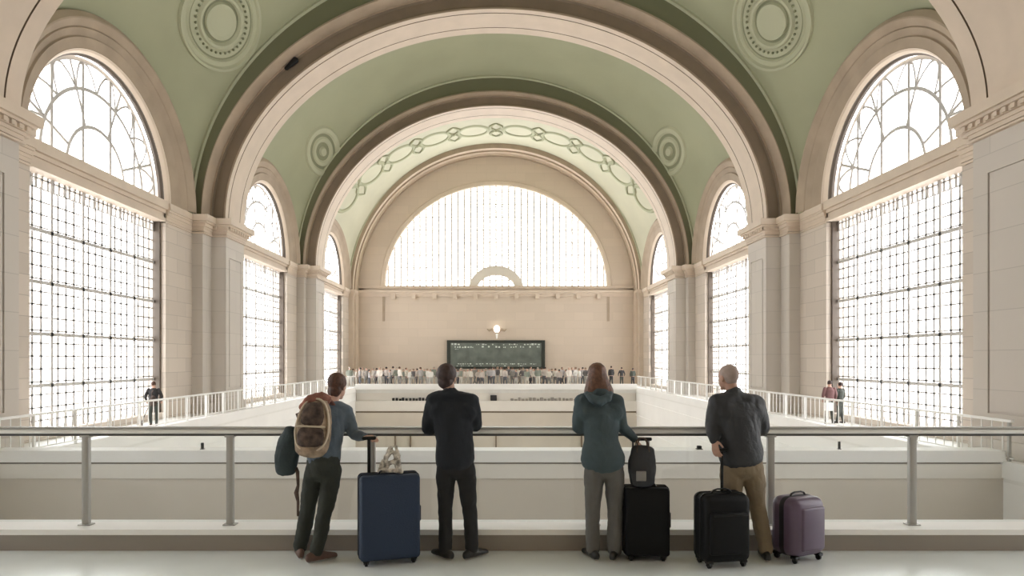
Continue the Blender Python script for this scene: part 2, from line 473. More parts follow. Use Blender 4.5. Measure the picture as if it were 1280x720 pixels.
# end window
wn[0] += 1
root = struct(empty('window_%d' % wn[0], (0, 0, 0)))
mb = MB(); g = .62
def inside(x, k=1.0): return HW*math.sqrt(max(0, 1-(x/(AW*k))**2))
x = -17*g
while x < AW:
    if abs(x) < AW: mb.box(x-.09, x+.09, YB+.2, YB+.26, ZW, ZW+inside(x))
    x += g
z = g
while z < HW:
    w = AW*math.sqrt(1-(z/HW)**2); mb.box(-w, w, YB+.27, YB+.31, ZW+z-.04, ZW+z+.04); z += 2*g
mb.build('window_lattice', M['offwhite'], root)
mb = MB()
mb.grid(lambda u, v: (-(1.86+.84*v)*math.cos(PI*u)+.02, YB+.05, ZW-.35+(1.45+.95*v)*math.sin(PI*u)), 32, 1)
mb.grid(lambda u, v: (-2.70*math.cos(PI*u)+.02, YB+.05+.25*v, ZW-.35+2.40*math.sin(PI*u)), 32, 1)
mb.grid(lambda u, v: (-1.86*math.cos(PI*u)+.02, YB+.05+.25*v, ZW-.35+1.45*math.sin(PI*u)), 32, 1)
mb.build('hood_arch', M['beige'], root)
mb = MB(); mb.bm.faces.new([mb.bm.verts.new((-AW*math.cos(PI*k/64), YB+.33, ZW+HW*math.sin(PI*k/64))) for k in range(65)])
mb.build('pane', M['pane'], root)

# ---------------------------------------------------------------- ceiling reliefs
def hit(b, px, py):
    """where the line of sight through a pixel meets the vault of bay b"""
    d0 = b['y0']+.05; best = None
    n = 400; prev = None
    for k in range(n+1):
        d = b['y0']+(b['y1']-b['y0'])*k/n; p = P(px, py, d)
        if abs(p.x) > L0: prev = None; continue
        f = vault_F(b, p)
        if prev is not None and prev > 0 and f <= 0:
            lo, hi = b['y0']+(b['y1']-b['y0'])*(k-1)/n, d
            for _ in range(30):
                m = (lo+hi)/2
                if vault_F(b, P(px, py, m)) > 0: lo = m
                else: hi = m
            return P(px, py, (lo+hi)/2)
        prev = f
    return None
def on_vault(b, c, n, q):
    p = q.copy()
    for _ in range(12):
        f = vault_F(b, p); gr = vault_grad(b, p).dot(n)
        if abs(gr) < 1e-6: break
        p = p - n*max(-1, min(1, f/gr))
    return p
def frame_at(b, c, up=Vector((0, 0, 1))):
    n = -vault_grad(b, c).normalized()           # into the stone or out of it: turn it to the room
    if n.dot(Vector((0, c.y, CZ+2))-c) < 0: n = -n
    e2 = (up-n*up.dot(n)).normalized(); e1 = e2.cross(n)
    return n, e1, e2
def relief(b, c, ra, rb, prof, mats, name, label, cat, group=None, up=Vector((0, 0, 1)), beads=None, rot=0, jac=None):
    """round relief: prof = list of (radius fraction, height, material index)"""
    n, e1, e2 = frame_at(b, c, up)
    if rot: e1, e2 = e1*math.cos(rot)+e2*math.sin(rot), e2*math.cos(rot)-e1*math.sin(rot)
    mb = MB(); N = 56
    def pt(fr, th, h):
        q = c+(e1*ra*fr*math.cos(th)+e2*rb*fr*math.sin(th) if jac is None else fr*(jac[0]*math.cos(th)+jac[1]*math.sin(th)))
        return on_vault(b, c, n, q)+n*h
    for k in range(len(prof)-1):
        f0, h0, mi = prof[k]; f1, h1, _ = prof[k+1]
        mb.grid(lambda u, v: pt(f0+(f1-f0)*v, 2*PI*u, h0+(h1-h0)*v), N, 1, mi=mi)
    if beads:
        fb, nb, rr = beads
        for k in range(nb):
            mb.ball(pt(fb, 2*PI*k/nb, .10), rr, seg=8, mi=1)
    o = mb.build(name, mats, smooth=True); tag(o, label, cat, group); return o
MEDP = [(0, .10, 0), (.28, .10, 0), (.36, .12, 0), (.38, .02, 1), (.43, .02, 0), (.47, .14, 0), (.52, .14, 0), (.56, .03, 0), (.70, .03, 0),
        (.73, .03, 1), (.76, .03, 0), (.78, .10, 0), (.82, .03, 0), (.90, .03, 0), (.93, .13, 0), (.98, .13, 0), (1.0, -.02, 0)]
RL = [M['relief'], M['reliefd']]
def med(b, px, py, ex, ey, lab, name='ceiling_medallion', prof=MEDP, beads=(.62, 34, .055), group=None):
    c = hit(b, px, py)
    if c is None: print('NO HIT', px, py); return
    n, e1, e2 = frame_at(b, c)
    # size from the apparent half-extents, along the two tangent directions
    def app(e):
        q = c+e*.5; p0 = (c.x/c.y*F, (CZ-c.z)/c.y*F); p1 = (q.x/q.y*F, (CZ-q.z)/q.y*F)
        return (p1[0]-p0[0])*2, (p1[1]-p0[1])*2
    u, v = app(e1), app(e2)
    import itertools
    A = ((u[0]**2, v[0]**2, ex*ex), (u[1]**2, v[1]**2, ey*ey))
    det = A[0][0]*A[1][1]-A[0][1]*A[1][0]
    ra2 = (A[0][2]*A[1][1]-A[0][1]*A[1][2])/det; rb2 = (A[0][0]*A[1][2]-A[1][0]*A[0][2])/det
    ra = math.sqrt(max(ra2, .4)); rb = math.sqrt(max(rb2, .4))
    print('medallion', [round(t, 2) for t in c], round(ra, 2), round(rb, 2))
    D = u[0]*v[1]-v[0]*u[1]
    inv = lambda X, Y: e1*((X*v[1]-v[0]*Y)/D)+e2*((u[0]*Y-u[1]*X)/D)
    ja, jb = inv(ex, 0), inv(0, ey)
    print('  axes', round(ja.length, 2), round(jb.length, 2))
    relief(b, c, ra, rb, prof, RL, name, lab, 'medallion', group, beads=beads, jac=(ja, jb))
med(BAYS[1], 275, 26, 51, 63, 'large round plaster medallion on the green vault beside the near left lunette window')
med(BAYS[1], 966, 26, 51, 63, 'large round plaster medallion on the green vault beside the near right lunette window')
SP = [(0, .16, 0), (.15, .16, 0), (.2, .02, 1), (.36, .02, 0), (.42, .12, 0), (.52, .12, 0), (.58, .02, 1), (.70, .02, 0), (.78, .12, 0), (.93, .12, 0), (1, -.02, 0)]
med(BAYS[2], 403, 189, 22, 32, 'small oval plaster boss on the green vault behind the first great arch, left side', 'ceiling_boss', SP, None)
med(BAYS[2], 837, 189, 22, 32, 'small oval plaster boss on the green vault behind the first great arch, right side', 'ceiling_boss', SP, None)
# oval ring reliefs on the pale green last vault
OV = [(.74, -.02, 1), (.78, .10, 1), (.90, .10, 1), (1, -.02, 1)]
k = 0
b3 = BAYS[3]
for ang in (-66, -50, -36, -22, -8, 8, 22, 36, 50, 66):
    a = math.radians(ang)
    y = 56.3
    x = L0*math.sin(a); z = ZS+math.sqrt(vault_z2(b3, x, y)); c = Vector((x, y, z))
    o = relief(b3, c, 1.5, 2.3, OV, [M['relief'], M['green']], 'ceiling_oval',
        'moulded oval ring in the row of ornament on the pale green far vault', 'plaster ornament', 'oval ornaments on the far vault', up=Vector((0, 1, 0)))
# leaf sprigs between the ovals
for ang in (-58, -43, -29, -15, 0, 15, 29, 43, 58):
    a = math.radians(ang); y = 56.3; x = L0*math.sin(a); z = ZS+math.sqrt(vault_z2(b3, x, y)); c = Vector((x, y, z))
    n, e1, e2 = frame_at(b3, c, Vector((0, 1, 0)))
    mb = MB()
    for sg in (-1, 1):
        for q in (-1, 1):
            pts = [on_vault(b3, c, n, c+e2*q*(t*2.6)+e1*sg*(.5*math.sin(t*PI)))+n*.06 for t in [i/8 for i in range(9)]]
            mb.tube(pts, [.05+.08*math.sin(PI*i/8) for i in range(9)], n=6)
    mb.ball(c+n*.05, .16, seg=8)
    o = mb.build('ceiling_sprig', M['green'])
    tag(o, 'curling leaf sprig moulded between the ovals of the pale green far vault', 'plaster ornament', 'leaf sprigs on the far vault')

# ---------------------------------------------------------------- floors, galleries and the open well
def slab(name, m, *b):
    mb = MB(); mb.box(*b); return struct(mb.build(name, m))
slab('floor', M['terrazzo'], -14, 14, -5.2, 6.52, -.4, 0)                     # viewers' platform
slab('floor', M['hallfloor'], -14, 14, 56.2, YB, ZF-.4, ZF)                    # far concourse
for s in (-1, 1): slab('floor', M['hallfloor'], s*12.0, s*14.2, 6.53, 56.2, ZF-.4, ZF)
slab('floor', M['beige'], -15, 15, -6, YB+1, -8.7, -8.4)                       # bottom of the well
XV = 12.0
for s, nm in ((-1, 'wall_well_left'), (1, 'wall_well_right')):
    mb = MB(); mb.box(s*XV, s*(XV+.3), 6.53, 56.2, -8.4, ZF-.4)
    mb.box(s*(XV-.06), s*(XV+.2), 6.56, 56.0, ZF-.3, ZF+.10)
    for z in (ZF-1.1, ZF-2.3, ZF-3.3): mb.box(s*(XV-.05), s*XV, 15.9, 56.2, z, z+.07)
    struct(mb.build(nm, M['white']))
# far face of the well
yf = 56.0
def zy(py, d): return CZ-(py-CY)*d/F
mb = MB()
mb.box(-XV, XV, yf-.2, yf+.3, zy(487, yf), zy(480, yf))
struct(mb.build('trim_91', M['white']))
mb = MB()
mb.box(-XV, XV, yf-.05, yf+.34, zy(514, yf), zy(501, yf)); struct(mb.build('trim_92', M['offwhite']))
mb = MB()
mb.box(-XV, XV, yf+.35, yf+.6, -8.4, zy(487, yf), mi=1)
mb.box(-XV, XV, yf+.1, yf+.36, zy(516, yf), zy(514, yf), mi=3)
mb.box(-XV, XV, yf-.05, yf+.36, zy(537, yf), zy(516, yf), mi=2)
mb.box(-XV, XV, yf+.05, yf+.36, -8.4, zy(537, yf), mi=2)
for x in (-8.6, -7.3, 0, 7.3): mb.box(x-.06, x+.06, yf-.1, yf+.06, -8.4, zy(545, yf), mi=3)
struct(mb.build('wall_well_far', [M['white'], M['offwhite'], M['beige'], M['brown']]))
# nearer cross wall of the well (pale coping, band, beige panels)
ya = 15.5
mb = MB()
mb.box(-XV, XV, ya-.06, ya+.55, zy(577.5, ya), zy(563, ya), mi=0)
mb.box(-XV, XV, ya+.03, ya+.5, zy(580, ya), zy(577, ya), mi=3)  # recessed strip painted dark as the shadow line below the coping
mb.box(-XV, XV, ya-.02, ya+.5, zy(598, ya), zy(580, ya), mi=1)
mb.box(-XV, XV, ya+.02, ya+.5, -8.4, zy(598, ya), mi=2)
struct(mb.build('wall_well_near', [M['white'], M['offwhite'], M['beige'], M['lowface']]))
# kerb under the glass balustrade
kt = zy(652, 6.48)
mb = MB()
mb.box(-13.9, 13.9, 6.2, 6.55, -.3, kt-.05, mi=0)
mb.box(-13.9, 13.9, 6.17, 6.56, kt-.05, kt, mi=1)  # white ledge, its colour also standing in for the sunlit top
struct(mb.build('trim_90', [M['lowface'], M['white']]))
# ---------------------------------------------------------------- the balustrade in front of the travellers
yr = 6.36; zr = zy(544.5, yr); zr2 = zy(533.5, yr)
bal = empty('balustrade', (0, yr, kt), 0, 'long glass balustrade with a steel handrail on the kerb before the travellers', 'balustrade')
def child(mb, name, m, par, loc): # geometry given in world space, stored relative to the parent
    o = mb.build(name, m, par); o.matrix_parent_inverse = Matrix.Translation(-Vector(loc)); return o
mb = MB(); mb.rbox(0, yr, (zr+zr2)/2-.0, 27.6, .07, (zr2-zr)*.62, .02, 3); auto_smooth(child(mb, 'handrail', M['railg'], bal, (0, yr, kt)))  # pale body: the tube's highlight is put into the colour
mb = MB(); mb.box(-13.8, 13.8, yr-.045, yr+.045, zr2-.016, zr2); child(mb, 'rail_top_shade', M['postm'], bal, (0, yr, kt))  # grey strip paints the darker top edge of the tube
mb = MB(); mb.rbox(0, yr, zr+.012, 27.6, .06, .028, .008, 2); auto_smooth(child(mb, 'rail_bottom_shade', M['steel_shade'], bal, (0, yr, kt)))  # dark strip paints the shade along the bottom of the tube
posts = [108, 288, 465, 742, 963, 1140, 1318, -70]
for px in posts:
    x = (px-CX)*yr/F
    mb = MB(); mb.rbox(x, yr, (kt+zr)/2, .068, .05, zr-kt, .008, 2)
    mb.rbox(x, yr, zr+.0, .10, .06, .03, .008, 2); mb.rbox(x, yr, kt+.006, .12, .09, .012, .003, 1)
    auto_smooth(child(mb, 'post', M['postm'], bal, (0, yr, kt)))
xs = sorted((px-CX)*yr/F for px in posts)
for a, b in zip(xs[:-1], xs[1:]):
    mb = MB(); mb.box(a+.045, b-.045, yr-.006, yr+.006, kt+.03, zr-.01); child(mb, 'glass_panel', M['glass'], bal, (0, yr, kt))

# gallery balustrades along both sides
for s, lab in ((-1, 'white metal gallery railing along the left window wall'), (1, 'white metal gallery railing along the right window wall')):
    x = s*12.05; z0, z1 = ZF+.10, CZ-1.42
    rl = empty('gallery_railing', (x, 15.3, z0), 0, lab, 'railing'); L = (x, 15.3, z0)
    mb = MB(); mb.box(x-.045, x+.045, 15.3, 56.0, z1-.06, z1); child(mb, 'handrail', M['railw'], rl, L)
    mb = MB(); mb.box(x-.02, x+.02, 15.3, 56.0, z0+.06, z0+.10); child(mb, 'bottom_rail', M['railw'], rl, L)
    k = 0; y = 15.4
    while y < 56:
        mb = MB(); mb.box(x-.03, x+.03, y-.03, y+.03, z0-.01, z1-.05); child(mb, 'post', M['postm'] if k == 0 else M['railw'], rl, L); y += 1.7; k += 1
    mb = MB(); y = 15.6
    while y < 56:
        mb.box(x-.01, x+.01, y-.01, y+.01, z0+.08, z1-.05); y += .34
    child(mb, 'baluster_screen', M['railw'], rl, L)
# ================================================================== people
SK = mat('skin', (.38, .22, .155), .55); SK2 = mat('skin_pale', (.56, .35, .27), .55)
CL = dict(
    blue=mat('slate_blue_knit', (.085, .115, .15), .9, var=.18, vscale=6, bump=.3, bscale=60, sheen=.2),
    olive=mat('dark_olive_cloth', (.030, .034, .028), .9, var=.15, vscale=5, bump=.2, bscale=50),
    navy=mat('near_black_navy_cloth', (.009, .012, .017), .9, var=.15, vscale=5, bump=.2, bscale=50),
    black=mat('black_cloth', (.011, .011, .012), .85, var=.12, vscale=5, bump=.2, bscale=50),
    teal=mat('grey_teal_cloth', (.045, .068, .078), .8, var=.16, vscale=5, bump=.25, bscale=45),
    grey=mat('grey_trouser_cloth', (.115, .112, .105), .9, var=.12, vscale=5, bump=.2, bscale=50),
    charcoal=mat('charcoal_shell', (.020, .022, .026), .6, var=.15, vscale=5, bump=.25, bscale=40),
    khaki=mat('khaki_cloth', (.20, .155, .10), .9, var=.12, vscale=5, bump=.25, bscale=45),
    shoeb=mat('brown_leather', (.11, .06, .045), .55), shoek=mat('black_leather', (.015, .014, .013), .4), sole=mat('shoe_sole', (.35, .33, .30), .6),
    hbrown=mat('auburn_hair', (.075, .032, .018), .6, var=.4, vscale=40), hdark=mat('dark_brown_hair', (.035, .017, .014), .6, var=.4, vscale=40),
    hred=mat('chestnut_hair', (.11, .05, .028), .55, var=.4, vscale=35), hgrey=mat('cropped_grey_hair', (.33, .26, .23), .85, var=.10, vscale=30),
)
def V(*a): return Vector(a)
def hand(mb, w, d, n, curl=.5, side=1, grip=False, s=1.0):
    """w wrist, d direction of the palm, n palm normal (fingers curl towards it), side: +1 thumb on d x n side"""
    d = d.normalized(); n = (n-d*n.dot(d)).normalized(); t = d.cross(n)*side
    mb.tube([w-d*.02*s, w+d*.03*s, w+d*.085*s], [(.026*s, .017*s), (.036*s, .015*s), (.040*s, .012*s)], n=12, ref=t)
    for k, (off, ln) in enumerate(((.030, .072), (.010, .080), (-.010, .075), (-.030, .060))):
        p = w+d*.085*s+t*off*s; dd = d.copy(); pts = [p-d*.01*s]
        for j, fr in enumerate((.42, .32, .26)):
            a = curl*(1.0 if j else .6)*(1.25 if grip else 1)
            dd = (dd*math.cos(a)+n*math.sin(a)).normalized(); n2 = n
            p = p+dd*ln*fr*s; pts.append(p)
            n = (n*math.cos(a)-d*0).normalized() if False else n
        mb.tube(pts, [.0095*s, .009*s, .0085*s, .0075*s], n=8)
    p = w+d*.02*s+t*.030*s
    mb.tube([p, p+(t*.7+d*.6).normalized()*.035*s, p+(t*.45+d*.8+n*.4).normalized()*.066*s], [.012*s, .0105*s, .009*s], n=8)
def limb(mb, pts, rad, n=16):
    # resample for smooth bends
    P2, R2 = [], []
    for i in range(len(pts)-1):
        for k in range(4):
            t = k/4; P2.append(pts[i].lerp(pts[i+1], t))
            a, b = rad[i], rad[i+1]
            a = a if isinstance(a, tuple) else (a, a); b = b if isinstance(b, tuple) else (b, b)
            u = t*t*(3-2*t); R2.append((a[0]*(1-u)+b[0]*u, a[1]*(1-u)+b[1]*u))
    P2.append(pts[-1]); l = rad[-1]; R2.append(l if isinstance(l, tuple) else (l, l))
    # soften corners
    for _ in range(2):
        Q = [p.copy() for p in P2]
        for i in range(1, len(P2)-1): P2[i] = Q[i]*.5+(Q[i-1]+Q[i+1])*.25
    mb.tube(P2, R2, n=n, ref=(1, 0, 0))

def shoe(ankle, toe, par, m, ln=.27, name='shoe'):
    d = V(toe[0], toe[1], 0).normalized(); mb = MB(); z0 = .0
    a = V(ankle.x, ankle.y, 0)
    pts = [a-d*.075+V(0,0,.045), a-d*.03+V(0,0,.055), a+d*.04+V(0,0,.05), a+d*.11+V(0,0,.038), a+d*(ln-.10)+V(0,0,.03)]
    mb.tube(pts, [(.032, .042), (.038, .052), (.043, .046), (.046, .034), (.036, .026)], n=14, ref=(d.cross(V(0,0,1))))
    mb.tube([a+V(0,0,.06), a+V(0,0,.115)], [(.045, .048), (.044, .046)], n=14, ref=(d.cross(V(0,0,1))))
    o = remeshed(mb, name, [m, CL['sole']], .008, 3, par)
    for p in o.data.polygons:
        if p.center.z < .022: p.material_index = 1
    for v in o.data.vertices: v.co.z = max(v.co.z, .002)
    return o

def person(label, J, trou, top, hairm, skin, hemdrop=.0, sleeve=1.0, group=None, head_turn=0, hair=None, hands=(), build=1.0, jw=1.0, shoes=(None, None), toes=((0,1),(0,1)), flare=0, legr=1.0, foldj=.008, head_nod=0, collar=None, hs=1.0):
    """J: joints in metres, world space. The figure faces away (+y)."""
    root = empty('person', (J['pelvis'].x, J['pelvis'].y, 0), 0, label, 'person', group)
    inv = Matrix.Translation(-Vector(root.location))
    def fin(o): o.matrix_parent_inverse = inv; return o
    sl, sr, pel, wa, ch, nk, hd = J['shL'], J['shR'], J['pelvis'], J['waist'], J['chest'], J['neck'], J['head']
    side = (sr-sl).normalized(); B = build
    up = (hd-nk).normalized()
    # ---- body: one continuous surface
    mb = MB()
    mb.tube([pel-V(0,0,.05), pel+V(0,0,.03), wa, wa.lerp(ch, .5), ch, ch.lerp(nk, .55), nk-up*.02], [(.14*B,.10*B),(.15*B,.105*B),(.125*B,.09*B),(.14*B,.10*B),(.155*B,.105*B),(.12*B,.08*B),(.06,.06)], n=18, ref=side)
    hr = .107
    limb(mb, [ch.lerp(nk, .8), nk, hd-up*.04], [.062, .055, .054])
    yaw = Matrix.Rotation(head_turn, 3, 'Z') @ Matrix.Rotation(head_nod, 3, 'X')
    fw = yaw @ V(0, 1, 0); rt = yaw @ V(1, 0, 0); upv = yaw @ V(0, 0, 1)
    R = yaw
    mb.ball(hd+upv*.02, (.074*hs, .094*hs, .100*hs), R, 24)                 # cranium
    mb.ball(hd+fw*.025-upv*.045, (.058*hs, .068*hs, .070*hs), R, 20)        # jaw and cheeks
    mb.ball(hd+fw*.065-upv*.100*hs, (.024, .022, .018), R, 12)              # chin
    mb.tube([hd+fw*.088+upv*.005, hd+fw*.108-upv*.032, hd+fw*.092-upv*.040], [.009, .014, .012], n=8)   # nose
    mb.ball(hd+fw*.088-upv*.066, (.024, .012, .010), R, 10)                 # lips
    mb.ball(hd+fw*.080+upv*.022, (.050, .016, .010), R, 10)                 # brow
    for sg in (-1, 1): mb.ball(hd+rt*sg*.077*hs-upv*.012, (.010, .022, .032), R, 12)   # ears
    for S, E, W in (('shL', 'elL', 'wrL'), ('shR', 'elR', 'wrR')):
        s_, e_, w_ = J[S], J[E], J[W]
        limb(mb, [s_.lerp(ch, .35), s_, s_.lerp(e_, .5), e_, e_.lerp(w_, .35), w_], [.045, .042*B, .044*B, .037*B, .038*B, .025], 14)
    for (W, E, n, curl, sd, grip) in hands:
        hand(mb, J[W], J[W]-J[E], n, curl, sd, grip)
    for Hh, K, A in (('hipL', 'knL', 'anL'), ('hipR', 'knR', 'anR')):
        h_, k_, a_ = J[Hh], J[K], J[A]
        limb(mb, [pel.lerp(h_, .8), h_.lerp(k_, .15), h_.lerp(k_, .55), k_, k_.lerp(a_, .35), a_, V(a_.x, a_.y, .06)], [.082*B, .078*B, .066*B, .050, .050, .036, .035], 14)
    body = fin(remeshed(mb, 'body', skin, .0065, 3, root))
    # ---- trousers
    mb = MB(); L = legr
    mb.tube([pel-V(0,0,.06), pel+V(0,0,.02), wa.lerp(pel, .35)], [(.165*B*L,.118*B*L),(.168*B*L,.122*B*L),(.148*B,.11*B)], n=20, ref=(1,0,0))
    for Hh, K, A in (('hipL', 'knL', 'anL'), ('hipR', 'knR', 'anR')):
        h_, k_, a_ = J[Hh], J[K], J[A]
        limb(mb, [pel.lerp(h_, .9), h_.lerp(k_, .25), h_.lerp(k_, .6), k_, k_.lerp(a_, .5), V(a_.x, a_.y, .10)], [.096*B*L, .093*B*L, .082*L, .072*L, .068*L, .063*L], 18)
    fin(remeshed(mb, 'trousers', trou, .009, 3, root, fold=(.017, (9, 9, 6))))
    # ---- jacket
    mb = MB(); w = jw
    hem = pel.lerp(wa, .2)-V(0,0,hemdrop)
    T = [hem, hem.lerp(wa, .35), wa, wa.lerp(ch, .5), ch, ch.lerp(nk, .5), nk-up*.035]
    Rr = [((.168+flare)*w,(.128+flare*.6)*w), ((.166+flare*.7)*w,(.128+flare*.4)*w), (.158*w,.122*w), (.166*w,.128*w), (.180*w,.130*w), (.150*w,.105*w), (.070,.066)]
    mb.tube(T, Rr, n=24, ref=side, cap=True)
    for S, E, W in (('shL', 'elL', 'wrL'), ('shR', 'elR', 'wrR')):
        s_, e_, w_ = J[S], J[E], J[W]; w2 = e_.lerp(w_, sleeve)
        limb(mb, [s_.lerp(ch.lerp(nk, .3), .55)-up*.015, s_-up*.012, s_.lerp(e_, .5), e_, e_.lerp(w2, .5), w2], [.066*w, .071*w, .067*w, .060*w, .055*w, .042*w], 18)
    y0, y1 = sl-up*.005, sr-up*.005; nb = nk-up*.045           # shoulder yoke
    mb.tube([y0, y0.lerp(nb, .5)+up*.012, nb+up*.008, y1.lerp(nb, .5)+up*.012, y1], [(.070*w,.074*w),(.066,.084*w),(.064,.082*w),(.066,.084*w),(.070*w,.074*w)], n=18, ref=(0,0,1))
    mb.tube([y0.lerp(ch,.25)-up*.06, ch-up*.02, y1.lerp(ch,.25)-up*.06], [(.10*w,.09*w),(.11*w,.12*w),(.10*w,.09*w)], n=18, ref=(0,0,1))
    if collar: mb.tube([nk-up*.055, nk-up*.012], [(.084,.080), collar], n=20, ref=side)
    fin(remeshed(mb, 'jacket', top, .009, 18, root, fold=(foldj*2.0, (8, 8, 4.5))))
    # ---- hair
    mb = MB()
    hair(mb, hd, R, fw, rt, upv, nk)
    fin(remeshed(mb, 'hair', hairm, .007, 2, root, fold=(.0015 if hair is hair_crop else .006, (38, 38, 14))))
    for k, (A, side_) in enumerate((('anL', 0), ('anR', 1))):
        fin(shoe(J[A], toes[k], root, shoes[0] or CL['shoek']))
    return root

def hair_short(bulk=1.0, low=.0):
    def f(mb, hd, R, fw, rt, up, nk):
        mb.ball(hd+up*.038-fw*.018, (.086*bulk, .098*bulk, .092*bulk), R, 24)
        mb.ball(hd-fw*.048-up*(.03+low), (.070*bulk, .052*bulk, .070*bulk), R, 20)
        for s in (-1, 1): mb.ball(hd+rt*s*.064-fw*.01+up*.012, (.022, .045, .050), R, 14)
    return f
def hair_long(mb, hd, R, fw, rt, up, nk):
    mb.ball(hd+up*.040-fw*.018, (.088, .100, .094), R, 24)
    b = hd-fw*.045
    mb.tube([b+up*.05, b-up*.04, b-up*.13+V(.01,-.01,0), b-up*.195+V(.015,-.01,0)], [(.080,.075),(.108,.078),(.138,.072),(.135,.055)], n=20, ref=rt)
def hair_crop(mb, hd, R, fw, rt, up, nk):
    mb.ball(hd+up*.030-fw*.014, (.0785, .0945, .094), R, 24)
    mb.ball(hd-fw*.040-up*.02, (.062, .046, .052), R, 18)

def joints(**k): return {a: P(*b) if isinstance(b, tuple) else b for a, b in k.items()}

# 1 - woman with rucksack leaning on the rail
J1 = joints(head=(422,483,6.22), neck=(415,503,6.17), shL=(391,509,6.12), shR=(434,513,6.16), chest=(411,524,6.10), waist=(407,555,6.0), pelvis=(404,579,5.95),
    elL=(386,541,6.12), wrL=(400,526,6.34), elR=(442,544,6.10), wrR=(456,546,6.0),
    hipL=(392,588,5.95), hipR=(416,588,5.95), knL=(384,641,6.02), knR=(405,644,5.94), anL=(375,686,6.0), anR=(396,689,5.86))
person('person with short auburn hair in a slate-blue sweater and olive trousers leaning on the rail', J1, CL['olive'], CL['blue'], CL['hbrown'], SK2, sleeve=.93,
    hair=hair_short(1.02, .01), hands=(('wrR', 'elR', V(0,.2,-1), .35, 1, False), ('wrL', 'elL', V(0,0,-1), .3, -1, False)), build=.93, jw=.93, shoes=(CL['shoeb'], 0), toes=((-.35, .9), (.75, .62)), head_turn=-.35, head_nod=-.15, legr=.99)
# 2 - man in black
J2 = joints(head=(559,472,6.05), neck=(562,491,6.0), shL=(542,500,5.97), shR=(588,501,5.97), chest=(565,518,5.97), waist=(568,552,5.95), pelvis=(569,575,5.93),
    elL=(534,538,6.0), wrL=(550,527,6.24), elR=(596,533,6.02), wrR=(582,526,6.26),
    hipL=(557,585,5.93), hipR=(582,585,5.93), knL=(557,636,5.95), knR=(587,636,5.95), anL=(557,684,5.95), anR=(590,684,5.95))
person('person with dark brown hair all in black standing behind the rail', J2, CL['black'], CL['navy'], CL['hdark'], SK, sleeve=.95, hair=hair_short(1.06, .005),
    hands=(('wrR', 'elR', V(0,0,-1), .4, 1, False), ('wrL', 'elL', V(0,0,-1), .4, -1, False)), build=1.0, jw=1.08, toes=((-.45, .5), (.45, .45)), head_turn=-.3, collar=(.078,.074), legr=.97, hemdrop=.03)
# 3 - woman with long hair
J3 = joints(head=(746,471,6.08), neck=(749,492,6.02), shL=(727,501,5.98), shR=(771,501,5.98), chest=(750,520,5.97), waist=(752,550,5.95), pelvis=(754,574,5.93),
    elL=(722,537,5.98), wrL=(738,527,6.25), elR=(778,534,6.0), wrR=(793,549,6.02),
    hipL=(742,585,5.93), hipR=(768,585,5.93), knL=(741,638,5.96), knR=(769,638,5.95), anL=(741,686,5.95), anR=(768,687,5.93))
person('person with long chestnut hair in a grey-teal hooded jacket and grey trousers', J3, CL['grey'], CL['teal'], CL['hred'], SK2, sleeve=.95, hair=hair_long,
    hands=(('wrR', 'elR', V(-.2,.2,-1), .7, -1, True), ('wrL', 'elL', V(0,0,-1), .4, -1, False)), build=.95, jw=.98, toes=((-.15, .5), (.2, .5)), hemdrop=.03, flare=.045, legr=1.0, collar=(.10,.09))
# 4 - grey-haired man
J4 = joints(head=(910,472,6.05), neck=(917,492,6.0), shL=(897,503,5.95), shR=(944,504,6.0), chest=(921,520,5.97), waist=(924,550,5.95), pelvis=(927,575,5.95),
    elL=(891,533,5.93), wrL=(893,551,5.86), elR=(953,537,6.0), wrR=(940,526,6.26),
    hipL=(914,586,5.95), hipR=(940,586,5.95), knL=(916,638,6.0), knR=(947,634,5.98), anL=(918,684,6.05), anR=(957,684,5.92))
person('person with cropped grey hair in a black blouson jacket and khaki trousers', J4, CL['khaki'], CL['charcoal'], CL['hgrey'], SK, sleeve=.9, hair=hair_crop,
    hands=(('wrL', 'elL', V(.8,.6,0), .5, 1, True), ('wrR', 'elR', V(0,0,-1), .4, 1, False)), build=1.05, jw=1.24, toes=((0, .5), (.1, .5)), head_turn=.45, hemdrop=-.01, flare=.0, legr=1.04, collar=(.082,.078), foldj=.007)

# ================================================================== luggage
LG = dict(navy=mat('navy_luggage_cloth', (.009, .024, .058), .6, bump=.3, bscale=90), navyd=mat('navy_piping', (.005, .010, .022), .5),
    black=mat('black_luggage_shell', (.003, .003, .0035), .55, bump=.12, bscale=90, spec=.2), blackd=mat('black_plastic', (.006, .006, .006), .4, spec=.3),
    purple=mat('plum_luggage_shell', (.105, .072, .118), .38, var=.1, vscale=4), purpled=mat('dark_plum_trim', (.012, .010, .016), .6),  # near-black plum of the centre band and the handles
    alu=mat('handle_metal', (.18, .18, .18), .35, .8), zip=mat('zip_tape', (.02, .02, .022), .6), scarf=mat('pale_patterned_scarf', (.50, .47, .42), .9, var=.7, vscale=28),
    khaki=mat('sand_canvas', (.30, .225, .16), .9, var=.45, vscale=14, bump=.3, bscale=50), dark=mat('dark_brown_canvas', (.07, .048, .038), .9, var=.75, vscale=16),
    cream=mat('cream_piping', (.55, .47, .37), .8), teal=mat('dark_teal_canvas', (.030, .045, .050), .85, var=.15, vscale=6, bump=.3, bscale=50), rust=mat('rust_cloth', (.22, .095, .07), .9, var=.3, vscale=12),
    tag=mat('grey_tag', (.22, .21, .20), .6))
